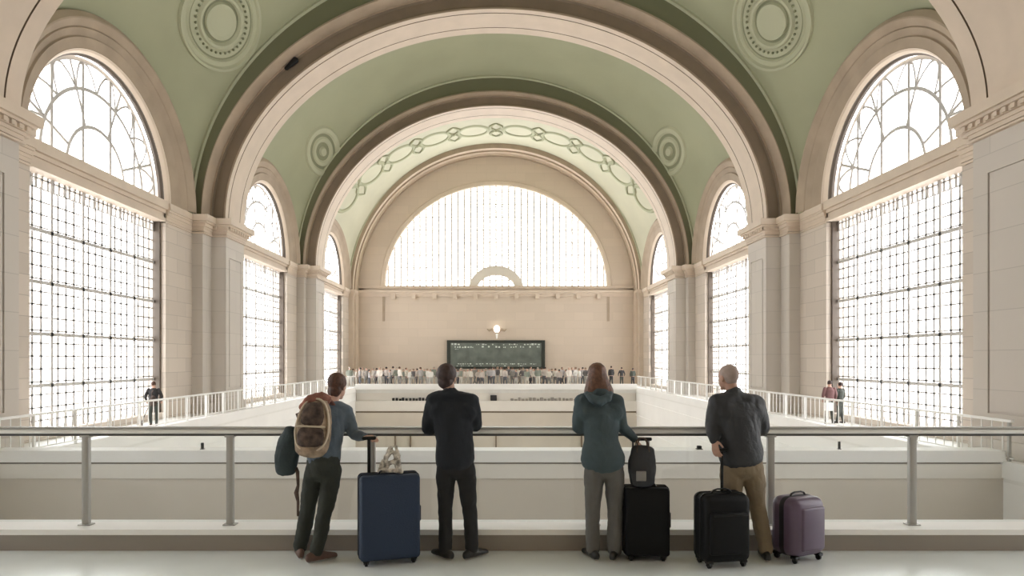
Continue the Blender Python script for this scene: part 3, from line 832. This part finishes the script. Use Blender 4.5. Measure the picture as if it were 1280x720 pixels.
def suitcase(px, pyb, d, w, h, dep, yaw, label, body, dark, r=.05, handle=None, bands=0, soft=False, name='suitcase', lean=0):
    c = P(px, pyb, d); root = empty(name, (c.x, d, 0), yaw, label, 'suitcase'); root.rotation_euler = (lean, 0, yaw)
    wh = .05; zc = wh+(h-wh)/2
    mb = MB(); mb.rbox(0, 0, zc, w, dep, h-wh, r, 6)
    if bands == 2: mb.rbox(.02, -dep/2+.010, zc-.01, w*.70, .05, (h-wh)*.74, .024, 5)
    if soft:                                          # front pocket, bulged
        mb.rbox(0, -dep/2-.005, zc-.05*h, w*.84, .05, (h-wh)*.62, .022, 4)
    auto_smooth(mb.build('shell', body, root), 35)
    mb = MB()
    for y in ((-.12*dep, .2*dep) if bands != 2 else (0,)):   # zip lines running round the case
        t = .008 if bands != 2 else .030
        n = 8; pts = []
        X, Z = w/2+.002-(.004 if bands == 2 else 0), (h-wh)/2+.002-(.004 if bands == 2 else 0)
        for (sx, sz, a0) in ((1, 1, 0), (-1, 1, 90), (-1, -1, 180), (1, -1, 270)):
            for k in range(n+1):
                a = math.radians(a0+90*k/n); pts.append((sx*(X-r)+r*math.cos(a), y, zc+sz*(Z-r)+r*math.sin(a)))
        mb.tube(pts, [(t, .006)]*len(pts), n=8, ref=(0, 1, 0), closed=True)
    mb.build('zipper_band' if bands != 2 else 'centre_band', dark, root)
    for sx in (-1, 1):
        for sy in (-1, 1):
            x, y = sx*(w/2-.055), sy*(dep/2-.05)
            mb = MB(); mb.rbox(x, y, wh+.004, .06, .06, .03, .01, 2); mb.box(x-.022, x-.016, y-.015, y+.015, .02, wh); mb.box(x+.016, x+.022, y-.015, y+.015, .02, wh)
            wo = mb.build('wheel_housing', LG['blackd'], root)
            mb = MB(); mb.tube([(x-.012, y, .025), (x+.012, y, .025)], .023, n=18, ref=(0, 0, 1), cap=False); mb.build('wheel', LG['blackd'], wo)
    # top carry handle
    mb = MB(); k = .075
    mb.tube([(-k-.02, 0, h-.004), (-k, 0, h+.022), (-k*.5, 0, h+.032), (k*.5, 0, h+.032), (k, 0, h+.022), (k+.02, 0, h-.004)], [(.011, .008)]*6, n=8, ref=(0, 1, 0))
    mb.build('carry_handle', dark, root)
    mb = MB(); mb.tube([(w/2-.003, 0, zc-.09), (w/2+.022, 0, zc-.06), (w/2+.022, 0, zc+.06), (w/2-.003, 0, zc+.09)], [(.012, .007)]*4, n=8, ref=(0, 1, 0))
    mb.build('side_handle', dark, root)
    if soft:
        mb = MB(); mb.tube([(-w*.36, -dep/2-.033, zc+.20*h), (w*.36, -dep/2-.033, zc+.20*h)], [(.006, .004)]*2, n=6); mb.build('pocket_zip', dark, root)
    if handle:
        xo, top, sp, yy, gw = handle
        th = empty('telescopic_handle'); th.parent = root
        for sx in ((-1, 1) if sp else (0,)):
            mb = MB(); mb.tube([(xo+sx*sp, yy, h-.05), (xo+sx*sp, yy, top)], [(.010 if sp else .015, .007)]*2, n=10); mb.build('pole', LG['alu'] if sp else LG['blackd'], th)
        mb = MB(); mb.tube([(xo-gw, yy, top), (xo+gw, yy, top)], [(.016, .013)]*2, n=12); mb.build('grip', LG['blackd'], th)
    return root
s1 = suitcase(486, 0, 5.86, .525, .79, .27, math.radians(17), 'large navy blue soft suitcase with a pale scarf tied on top', LG['navy'], LG['navyd'], .035, handle=(-.165, 1.10, 0, .09, .05), soft=False)
s2 = suitcase(807, 0, 5.95, .395, .66, .24, math.radians(-3), 'upright black suitcase with a dark tote bag standing on top', LG['black'], LG['blackd'], .03, handle=(-.03, 1.075, .07, .085, .09), soft=False)
s3 = suitcase(901.5, 0, 5.78, .43, .635, .27, math.radians(10), 'tilted black suitcase with rounded corners held by the grey-haired person', LG['black'], LG['blackd'], .06, handle=(.035, 1.00, .0, .05, .045), soft=True)
s4 = suitcase(997, 0, 5.95, .40, .575, .30, math.radians(24), 'plum purple suitcase with a dark centre band standing alone', LG['purple'], LG['purpled'], .085, bands=2)

def child_at(mb, name, m, par, loc):
    o = mb.build(name, m, par); o.matrix_parent_inverse = Matrix.Translation(-Vector(loc)); return o
# scarf knotted round the handle of the blue case
c = P(487, 590, 5.86)
mb = MB()
def wob(a, b, n, amp, seed):
    random.seed(seed); a = Vector(a); b = Vector(b)
    return [a.lerp(b, i/n)+V(random.uniform(-1,1), random.uniform(-1,1), random.uniform(-1,1))*amp*math.sin(PI*i/n) for i in range(n+1)]
z = .792
for (pts, rr) in (([(c.x-.09, 5.9, z+.02), (c.x-.07, 5.88, z+.09), (c.x-.01, 5.87, z+.16), (c.x+.02, 5.86, z+.22), (c.x+.045, 5.87, z+.16), (c.x+.06, 5.86, z+.06), (c.x+.10, 5.84, z+.02)], .022),
                  ([(c.x-.04, 5.88, z+.02), (c.x-.02, 5.86, z+.08), (c.x+.02, 5.86, z+.10), (c.x+.07, 5.85, z+.10), (c.x+.085, 5.84, z+.02)], .026),
                  ([(c.x-.10, 5.86, z+.018), (c.x, 5.83, z+.03), (c.x+.12, 5.84, z+.018)], .022), ([(c.x-.05, 5.86, z+.03), (c.x-.03, 5.85, z+.15), (c.x+.01, 5.85, z+.24), (c.x+.06, 5.85, z+.25), (c.x+.085, 5.85, z+.13), (c.x+.09, 5.84, z+.03)], .02)):
    mb.tube(pts, [(rr, rr*.6)]*len(pts), n=10)
o = remeshed(mb, 'scarf', LG['scarf'], .009, 2, None, fold=(.012, (30, 30, 30)))
tag(o, 'crumpled pale patterned scarf bundled on top of the blue suitcase', 'scarf')

# tote bag on the black case
c = P(802, 0, 5.93); z = .70
tb = empty('tote_bag', (c.x, 5.93, z), 0, 'dark charcoal tote bag standing on the black suitcase under a gripping hand', 'bag')
inv = Matrix.Translation(-Vector(tb.location))
mb = MB(); mb.tube([(c.x, 5.90, z+.008), (c.x, 5.90, z+.10), (c.x-.003, 5.90, z+.20), (c.x+.004, 5.90, z+.30)], [(.115, .06), (.128, .066), (.125, .058), (.108, .04)], n=24, ref=(1, 0, 0))
o = remeshed(mb, 'bag_body', CL['charcoal'], .009, 2, tb, fold=(.012, (14, 14, 9))); o.matrix_parent_inverse = inv
for y in (5.87, 5.93):
    mb = MB(); mb.tube([(c.x-.055, y, z+.28), (c.x-.05, y, z+.36), (c.x-.025, y, z+.40), (c.x+.02, y, z+.40), (c.x+.045, y, z+.36), (c.x+.055, y, z+.28)], [(.010, .006)]*6, n=8, ref=(0, 1, 0))
    o = mb.build('strap', LG['dark'], tb); o.matrix_parent_inverse = inv
mb = MB(); mb.rbox(c.x-.025, 5.835, z+.07, .09, .012, .09, .006, 2); o = mb.build('tag', LG['tag'], tb); o.matrix_parent_inverse = inv; o['label'] = 'small grey luggage tag'

# rucksack on the leaning person
b0 = P(389, 566, 5.79); b1 = P(397, 497, 5.93)
ax = (b1-b0); hh = ax.length; bk = empty('rucksack', b0, 0, 'sand and dark brown rucksack with pale piping on the back of the leaning person', 'bag')
inv = Matrix.Translation(-b0); u = ax.normalized(); rx = V(1, 0, 0); rx = (rx-u*rx.dot(u)).normalized(); fy = u.cross(rx)*1.0
if fy.y < 0: fy = -fy
def K(a, b, c_): return b0+rx*a+fy*b+u*c_
mb = MB(); mb.tube([K(0,0,.04), K(0,0,.12), K(0,.0,.28), K(0,.0,.40), K(.0,.015,.47)], [(.150,.085),(.160,.095),(.150,.095),(.130,.085),(.09,.06)], n=24, ref=rx)
o = remeshed(mb, 'bag_body', LG['khaki'], .009, 2, bk, fold=(.012, (12, 12, 9))); o.matrix_parent_inverse = inv
mb = MB(); mb.tube([K(-.0,-.075,.07), K(0,-.085,.13), K(0,-.080,.19)], [(.115,.035),(.120,.04),(.11,.03)], n=20, ref=rx)
o = remeshed(mb, 'front_pocket', LG['dark'], .009, 2, bk, fold=(.008, (14, 14, 12))); o.matrix_parent_inverse = inv
mb = MB(); mb.tube([K(-.01,-.078,.25), K(0,-.088,.32), K(0,-.072,.42)], [(.10,.028),(.105,.032),(.075,.025)], n=20, ref=rx)
o = remeshed(mb, 'upper_pocket', LG['dark'], .009, 2, bk, fold=(.010, (16, 16, 12))); o.matrix_parent_inverse = inv
mb = MB()
ring = []
for k in range(40):
    a = 2*PI*k/40; e = 2.6
    cx_ = .148*math.copysign(abs(math.cos(a))**(2/e), math.cos(a)); cz_ = .24+.235*math.copysign(abs(math.sin(a))**(2/e), math.sin(a))
    cx_ *= 1-.22*max(0, (cz_-.2)/.27)
    ring.append(K(cx_, -.058, cz_))
mb.tube(ring, .011, n=8, closed=True)
mb.tube([K(-.12,-.105,.215), K(.12,-.105,.215)], .009, n=8)
o = mb.build('piping', LG['cream'], bk); o.matrix_parent_inverse = inv
for sx in (-1, 1):
    mb = MB(); mb.tube([K(sx*.07,.03,.45), K(sx*.085,.09,.50), K(sx*.10,.20,.47)], [(.028,.010)]*3, n=10, ref=rx)
    o = mb.build('shoulder_strap', LG['rust'], bk); o.matrix_parent_inverse = inv
mb = MB(); mb.tube([K(-.12,-.02,.40), K(-.05,-.05,.47), K(.05,-.03,.51), K(.10,.02,.50)], [(.04,.03),(.045,.03),(.045,.03),(.03,.02)], n=12)
o = remeshed(mb, 'rolled_top', LG['rust'], .008, 2, bk, fold=(.014, (22, 22, 22))); o.matrix_parent_inverse = inv
for k in range(2):
    mb = MB(); mb.tube([K(-.14,-.05,.14+.16*k), K(-.165,-.02,.18+.16*k), K(-.14,.04,.21+.16*k)], [(.010,.004)]*3, n=6); o = mb.build('side_strap', LG['dark'], bk); o.matrix_parent_inverse = inv

# holdall hanging at her left hip
c = P(360, 563, 6.02)
hb = empty('shoulder_bag', (c.x, c.y, c.z-.2), 0, 'dark teal shoulder bag hanging left of the rucksack', 'bag'); inv = Matrix.Translation(-Vector(hb.location))
mb = MB(); mb.tube([c+V(-.02,0,-.17), c+V(-.015,0,-.06), c+V(.01,0,.08), c+V(.03,0,.18)], [(.10,.07),(.115,.08),(.10,.07),(.07,.045)], n=20, ref=(1,0,0))
o = remeshed(mb, 'bag_body', LG['teal'], .009, 2, hb, fold=(.014, (12, 12, 9))); o.matrix_parent_inverse = inv
mb = MB(); mb.tube([c+V(.05,-.0,.17), c+V(.10,.02,.24), c+V(.17,.06,.36), c+V(.24,.12,.47)], [(.020,.006)]*4, n=8, ref=(1,0,0)); o = mb.build('shoulder_strap', LG['dark'], hb); o.matrix_parent_inverse = inv
mb = MB(); q = P(372, 590, 5.98); pts = [q+V(.0,0,0), q+V(.008,-.01,-.12), q+V(-.012,0,-.19), q+V(.004,0,-.27), q+V(.002,0,-.40)]
mb.tube([c+V(.07,0,-.16)]+pts, [(.018,.006),(.018,.006),(.013,.005),(.022,.010),(.014,.006),(.010,.004)], n=8, ref=(1,0,0)); o = mb.build('hanging_strap', LG['dark'], hb); o.matrix_parent_inverse = inv
# hood of the teal jacket is part of the jacket: soft folded roll behind the neck
q = P(749, 497, 5.86)
pr = [o for o in bpy.data.objects if o.get('label', '').startswith('person with long')][0]
mb = MB(); mb.tube([q+V(-.10,.06,.03), q+V(-.06,.0,-.01), q+V(.01,-.02,-.035), q+V(.07,.0,-.005), q+V(.11,.06,.035)], [(.03,.025),(.045,.035),(.055,.045),(.045,.035),(.03,.025)], n=14)
o = remeshed(mb, 'hood', CL['teal'], .009, 2, pr, fold=(.012, (18, 18, 14))); o.matrix_parent_inverse = Matrix.Translation(-Vector(pr.location))

# ================================================================== far people
def small_figure(label, px, d, zf, h, tops, legs, hairc, group=None, extra=None, ry=0, vox=.022, armout=.0, stride=.05, lean=0):
    """distant standing person, one continuous body coloured by garment"""
    x = (px-CX)*d/F
    s = h/1.75
    mb = MB(); Z = lambda v: v*s
    for sg in (-1, 1):
        limb(mb, [V(sg*.08, 0, Z(.90)), V(sg*.10, stride*sg, Z(.50)), V(sg*.11, -stride*sg, Z(.10))], [.095, .07, .05], 10)
        mb.tube([V(sg*.11, -stride*sg-.05, .04), V(sg*.12, -stride*sg+.14, .035)], [(.045,.04),(.04,.03)], n=8)
        limb(mb, [V(sg*.17, 0, Z(1.42)), V(sg*(.24+armout), .0, Z(1.16)), V(sg*(.20+armout), .12, Z(.95))], [.065, .055, .035], 10)
        mb.ball(V(sg*(.20+armout), .14, Z(.90)), .042, seg=10)
    mb.tube([V(0,0,Z(.86)), V(0,0,Z(.98)), V(0,0,Z(1.12)), V(0,0,Z(1.36)), V(0,0,Z(1.48))], [(.17,.11),(.165,.11),(.15,.10),(.19,.12),(.08,.07)], n=14, ref=(1,0,0))
    mb.tube([V(0,0,Z(1.46)), V(0,0,Z(1.58))], .055, n=10); mb.ball(V(0,.01,Z(1.63)), (.078,.095,.115), seg=14); mb.ball(V(0,-.02,Z(1.665)), (.088,.10,.095), seg=14)
    o = remeshed(mb, 'person', [SK2, tops, legs, hairc], vox, 1)
    for p in o.data.polygons:
        z = p.center.z/s; ax_ = abs(p.center.x)
        p.material_index = 3 if (z > 1.60 and (p.center.y < .03 or z > 1.71)) else 0 if z > 1.49 else (2 if z < .94 and ax_ < .17 else (0 if z < .96 else 1))
        if z < .08: p.material_index = 3
    o.location = (x, d, zf); o.rotation_euler = (0, 0, ry)
    return tag(o, label, 'person', group)
bp = dict(dk=mat('dark_jacket', (.03, .028, .03), .8), mar=mat('dusty_maroon', (.18, .09, .09), .8), gr=mat('dark_green_cloth', (.05, .055, .045), .8), pale=mat('pale_top', (.55, .48, .42), .8))
# left gallery: with a long-handled broom
f1 = small_figure('person in a dark jacket on the left gallery holding a broom', 192, 24.7, ZF, 1.66, bp['dk'], bp['gr'], CL['hbrown'], ry=.3, vox=.016, armout=.05, stride=.10)
x = (192-CX)*24.7/F
br = empty('broom', (x-.50, 24.75, ZF), 0, 'long-handled broom slanting down beside the person on the left gallery', 'broom')
mb = MB(); mb.tube([(0, 0, .06), (.36, .05, .95)], .014, n=8); mb.build('handle', LG['blackd'], br)
mb = MB(); mb.tube([(-.03, 0, .0+.02), (.01, 0, .09)], [(.13,.04),(.06,.03)], n=12, ref=(1,0,0)); mb.build('broom_head', LG['dark'], br)
bg_ = empty('shoulder_bag', (x+.16, 24.35, ZF+.80), 0, 'dark bag held at the side of the person on the left gallery', 'bag')
mb = MB(); mb.tube([(0,0,.02),(0,0,.16),(0,0,.30)], [(.12,.08),(.13,.09),(.08,.05)], n=14, ref=(1,0,0)); mb.build('bag_body', LG['dark'], bg_)
mb = MB(); mb.tube([(-.06,0,.28),(-.03,0,.50),(0,.05,.55)], [(.02,.008)]*3, n=6); mb.build('strap', LG['dark'], bg_)
# right gallery
f2 = small_figure('person with dark hair and a dusty maroon top on the right gallery', 1037, 25.2, ZF, 1.68, bp['mar'], bp['gr'], CL['hdark'], ry=-.2, vox=.016)
f3 = small_figure('person in a dark green top on the right gallery beside the window', 1050, 25.6, ZF, 1.60, bp['gr'], bp['gr'], CL['hdark'], ry=.4, vox=.016)
x = (1036-CX)*24.9/F
pb = empty('paper_bag', (x-.02, 24.85, ZF+.55), 0, 'white paper bag carried by the maroon-topped person on the right gallery', 'bag')
mb = MB(); mb.box(-.14,.14,-.06,.06,0,.30); mb.build('bag_body', M['white'], pb)
mb = MB(); mb.tube([(-.06,0,.30),(-.04,0,.40),(.04,0,.40),(.06,0,.30)], .006, n=6); mb.build('handle', M['white'], pb)

# the crowd standing before the end wall
def rand_mat(name, cols):
    m = mat(name, cols[0], .85); nt = m.node_tree; b = nt.nodes['Principled BSDF']
    oi = nt.nodes.new('ShaderNodeObjectInfo'); r = nt.nodes.new('ShaderNodeValToRGB'); r.color_ramp.interpolation = 'CONSTANT'
    while len(r.color_ramp.elements) < len(cols): r.color_ramp.elements.new(.5)
    for i, c in enumerate(cols): r.color_ramp.elements[i].position = i/len(cols); r.color_ramp.elements[i].color = (*c, 1)
    nt.links.new(oi.outputs['Random'], r.inputs['Fac']); nt.links.new(r.outputs['Color'], b.inputs['Base Color']); return m
ct = rand_mat('crowd_tops', [(.60,.56,.50), (.30,.28,.26), (.70,.68,.64), (.13,.12,.12), (.50,.44,.40), (.42,.40,.40), (.22,.24,.20), (.66,.60,.54)])
cg = rand_mat('crowd_trousers', [(.20,.19,.18), (.40,.38,.35), (.10,.10,.11), (.50,.47,.42)])
chh = rand_mat('crowd_hair', [(.10,.06,.04), (.28,.20,.14), (.04,.03,.03), (.38,.33,.28)])
cl = 'person in a pale or grey top in the far crowd below the end wall'; gn = 'crowd standing before the end wall'
protos = [small_figure(cl, 440, 61, ZF, 1.70, ct, cg, chh, gn, vox=.035, armout=a, stride=st) for a, st in ((0, .05), (.06, .12), (.03, 0))]
random.seed(11)
fx = 437; i = 0
while fx < 744:
    o = protos[i] if i < 3 else protos[i % 3].copy()
    if i >= 3: col.objects.link(o)
    d = (59.0, 61.6, 60.3)[i % 3]+random.uniform(-.2, .2); x = (fx-CX)*d/F
    o.location = (x, d, ZF); o.rotation_euler = (0, 0, random.uniform(-2.8, 2.8)); k = random.uniform(.92, 1.08); o.scale = (k*1.15, k*1.15, k)
    fx += random.uniform(3.7, 5.0); i += 1
small_figure('tall dark-clothed person in the far crowd, just right of the long-haired traveller', 764, 57.6, ZF, 1.92, bp['dk'], bp['dk'], CL['hdark'], vox=.03)
small_figure('dark-haired person with a rucksack in the far crowd, between two others at its right end', 777, 59.5, ZF, 1.78, bp['dk'], bp['gr'], CL['hdark'], vox=.03, armout=.06)
small_figure('dark-clothed person at the right end of the far crowd', 791, 59.5, ZF, 1.70, bp['gr'], bp['dk'], CL['hdark'], vox=.03)

# board, lamp and things on the end wall
def at_wall(px, py, off=0): return P(px, py, YB-off)
a, b = at_wall(559, 425.5), at_wall(681, 461)
bd = empty('departure_board', ((a.x+b.x)/2, YB, b.z), 0, 'long dark departure board with rows of pale lettering on the end wall', 'sign'); Lc = Vector(bd.location)
fw = .34
mb = MB(); mb.box(a.x, b.x, YB-.34, YB-.02, a.z-fw*.75, a.z); mb.box(a.x, b.x, YB-.34, YB-.02, b.z, b.z+fw*.6); mb.box(a.x, a.x+fw, YB-.335, YB-.02, b.z+.1, a.z-.1); mb.box(b.x-fw, b.x, YB-.335, YB-.02, b.z+.1, a.z-.1)
child_at(mb, 'frame', M['board'], bd, Lc)
mb = MB(); mb.box(a.x+fw-.02, b.x-fw+.02, YB-.26, YB-.03, b.z+fw*.5, a.z-fw*.7); child_at(mb, 'screen', M['screen'], bd, Lc)
random.seed(5)
def row(z, hgt, x0, x1, fill):
    x = x0; mb = MB()
    while x < x1:
        w_ = random.uniform(.06, .22)
        if random.random() < fill: mb.box(x, min(x+w_, x1), YB-.285, YB-.255, z+random.uniform(0, .05), z+hgt*random.uniform(.6, 1))
        x += w_+random.uniform(.05, .14)
    child_at(mb, 'text_row', M['text'], bd, Lc)
X0, X1 = a.x+fw+.1, b.x-fw-.1; zt = a.z-fw
row(zt-.14, .20, X0, X0+.8, 1); row(zt-.14, .18, X1-1.6, X1, 1); row(zt-.14, .15, X0+2.4, X0+6.4, .55); row(zt-.42, .20, X0+.3, X0+2.1, .9); row(zt-.40, .20, X0+2.2, X1-.1, .6); row(zt-.58, .10, X0+.1, X0+.7, .8)
row(b.z+.42, .12, X0+.6, X1-.4, .75); row(b.z+.25, .10, X0+.2, X1-.8, .3)
c = at_wall(621, 412, .45)
lm = empty('wall_lamp', (c.x, YB, c.z), 0, 'small bronze wall lamp with a glowing globe above the departure board', 'lamp'); Lc = Vector(lm.location)
mb = MB(); mb.ball(c+V(0,0,.05), (.30,.28,.36), seg=20); child_at(mb, 'lamp_globe', M['lamp'], lm, Lc)
mb = MB(); mb.tube([c+V(0,.45,-.45), c+V(0,.05,-.45), c+V(0,0,-.28)], [.09,.09,.14], n=10)
for sg in (-1, 1):
    mb.tube([c+V(sg*.15,.25,-.15), c+V(sg*.45,.3,.02), c+V(sg*.75,.3,-.10), c+V(sg*.95,.3,.06)], [(.10,.05),(.13,.05),(.10,.05),(.03,.03)], n=10)
child_at(mb, 'bracket', M['tan'], lm, Lc)
mb = MB(); mb.tube([c+V(0,0,-.85), c+V(0,0,-.45)], [.05, .12], n=10); child_at(mb, 'finial', M['white'], lm, Lc)

# things on the shelf of the far well face
sz = zy(501, yf); random.seed(3)
lab = 'small dark crate in the row on the ledge of the far white parapet'
proto = None
for k in range(16):
    px = 492+k*4.1+random.uniform(-.5, .5); w_ = .2
    if proto is None:
        mb = MB(); mb.rbox(0, 0, .12, .20, .18, .24, .03, 2); mb.box(-.07, .07, -.11, -.08, .06, .18); proto = mb.build('crate', bp['dk']); o = proto; tag(o, lab, 'crate', 'dark crates on the far parapet ledge')
    else: o = proto.copy(); col.objects.link(o)
    o.location = ((px-CX)*56.1/F, 56.1, sz); o.scale = (1, 1, random.uniform(.7, 1.2))
mb = MB(); mb.rbox(0, 0, .24, .55, .24, .48, .04, 2); o = mb.build('storage_box', bp['dk']); o.location = ((617-CX)*56.1/F, 56.12, sz); tag(o, 'larger dark box alone on the ledge of the far white parapet', 'box')
proto = None
for k in range(30):
    px = 640+k*4.6+random.uniform(-.3, .3)
    if 724 < px < 732: pass
    if proto is None:
        mb = MB(); mb.rbox(0, 0, .09, .26, .2, .18, .03, 2); proto = mb.build('planter', mat('grey_planter', (.34, .31, .28), .8)); o = proto; tag(o, 'small grey block planter in the row under the far white coping', 'planter', 'grey planters on the far parapet ledge')
    else: o = proto.copy(); col.objects.link(o)
    o.location = ((px-CX)*56.1/F, 56.1, sz); o.scale = (random.uniform(.6, 1.1), 1, random.uniform(.7, 1.6))

# small fittings
for px, w_, h_, lb in ((253, .06, .14, 'tiny black fitting on the white coping seen left of the leaning person'), (1049, .05, .17, 'tiny black upright fitting on the white coping below the right gallery pair'), (874, .10, .07, 'tiny black fitting on the white coping beside the grey-haired person')):
    zc = zy(563, ya); x = (px-CX)*15.7/F
    mb = MB(); mb.rbox(0, 0, .008, w_*1.4, w_*1.4, .016, .004, 1); mb.rbox(0, 0, .016+h_/2, w_, w_, h_, .012, 2)
    o = auto_smooth(mb.build('bollard_light', LG['blackd'])); o.location = (x, 15.7, zc); tag(o, lb, 'light')
fl = empty('floodlight', (-9.66, 31.06, 15.72), 0, 'small dark floodlight fixed on the left haunch of the first great arch', 'light')
mb = MB(); mb.tube([(-.22, -.14, -.20), (.22, -.14, .20)], [(.10, .09), (.15, .12)], n=14); mb.build('lamp_housing', LG['blackd'], fl)
mb = MB(); mb.box(-.05, .05, -.10, .05, -.05, .05); mb.build('bracket', LG['blackd'], fl)
# ================================================================== light and camera
w = bpy.data.worlds.new('sky'); bpy.context.scene.world = w; w.use_nodes = True
bg = w.node_tree.nodes['Background']; bg.inputs[0].default_value = (.985, .99, 1.0, 1); bg.inputs[1].default_value = 5.0
def portal(loc, rot, sx, sy):
    l = bpy.data.lights.new('window_portal', 'AREA'); l.shape = 'RECTANGLE'; l.size = sx; l.size_y = sy
    l.cycles.is_portal = True
    o = bpy.data.objects.new('window_portal', l); col.objects.link(o); o.location = loc; o.rotation_euler = rot
for b in BAYS:
    for s in (-1, 1):
        portal((s*15.3, b['wc'], (ZSILL+ZS+WR_H)/2), (0, s*PI/2, 0), ZS+WR_H-ZSILL+.3, 2*b['wr']+.2)
portal((0, YB+1.0, ZW+HW/2), (-PI/2, 0, 0), 2*AW+.2, HW+.2)

sc = bpy.context.scene
cam = bpy.data.cameras.new('camera'); co = bpy.data.objects.new('camera', cam); col.objects.link(co)
co.location = (0, 0, CZ); co.rotation_euler = (PI/2, 0, 0)
cam.sensor_width = 36; cam.lens = F/1280*36; cam.shift_x = (640-CX)/1280; cam.shift_y = (CY-360)/1280
cam.clip_start = .05; cam.clip_end = 500
sc.camera = co
vs = sc.view_settings; vs.view_transform = 'Standard'; vs.look = 'None'; vs.gamma = 1; vs.use_curve_mapping = False; vs.exposure = EXPOSURE
cy = sc.cycles
cy.max_bounces = 12; cy.diffuse_bounces = 8; cy.glossy_bounces = 4; cy.transparent_max_bounces = 24
cy.use_denoising = True; cy.sample_clamp_indirect = 6; cy.caustics_reflective = False; cy.caustics_refractive = False
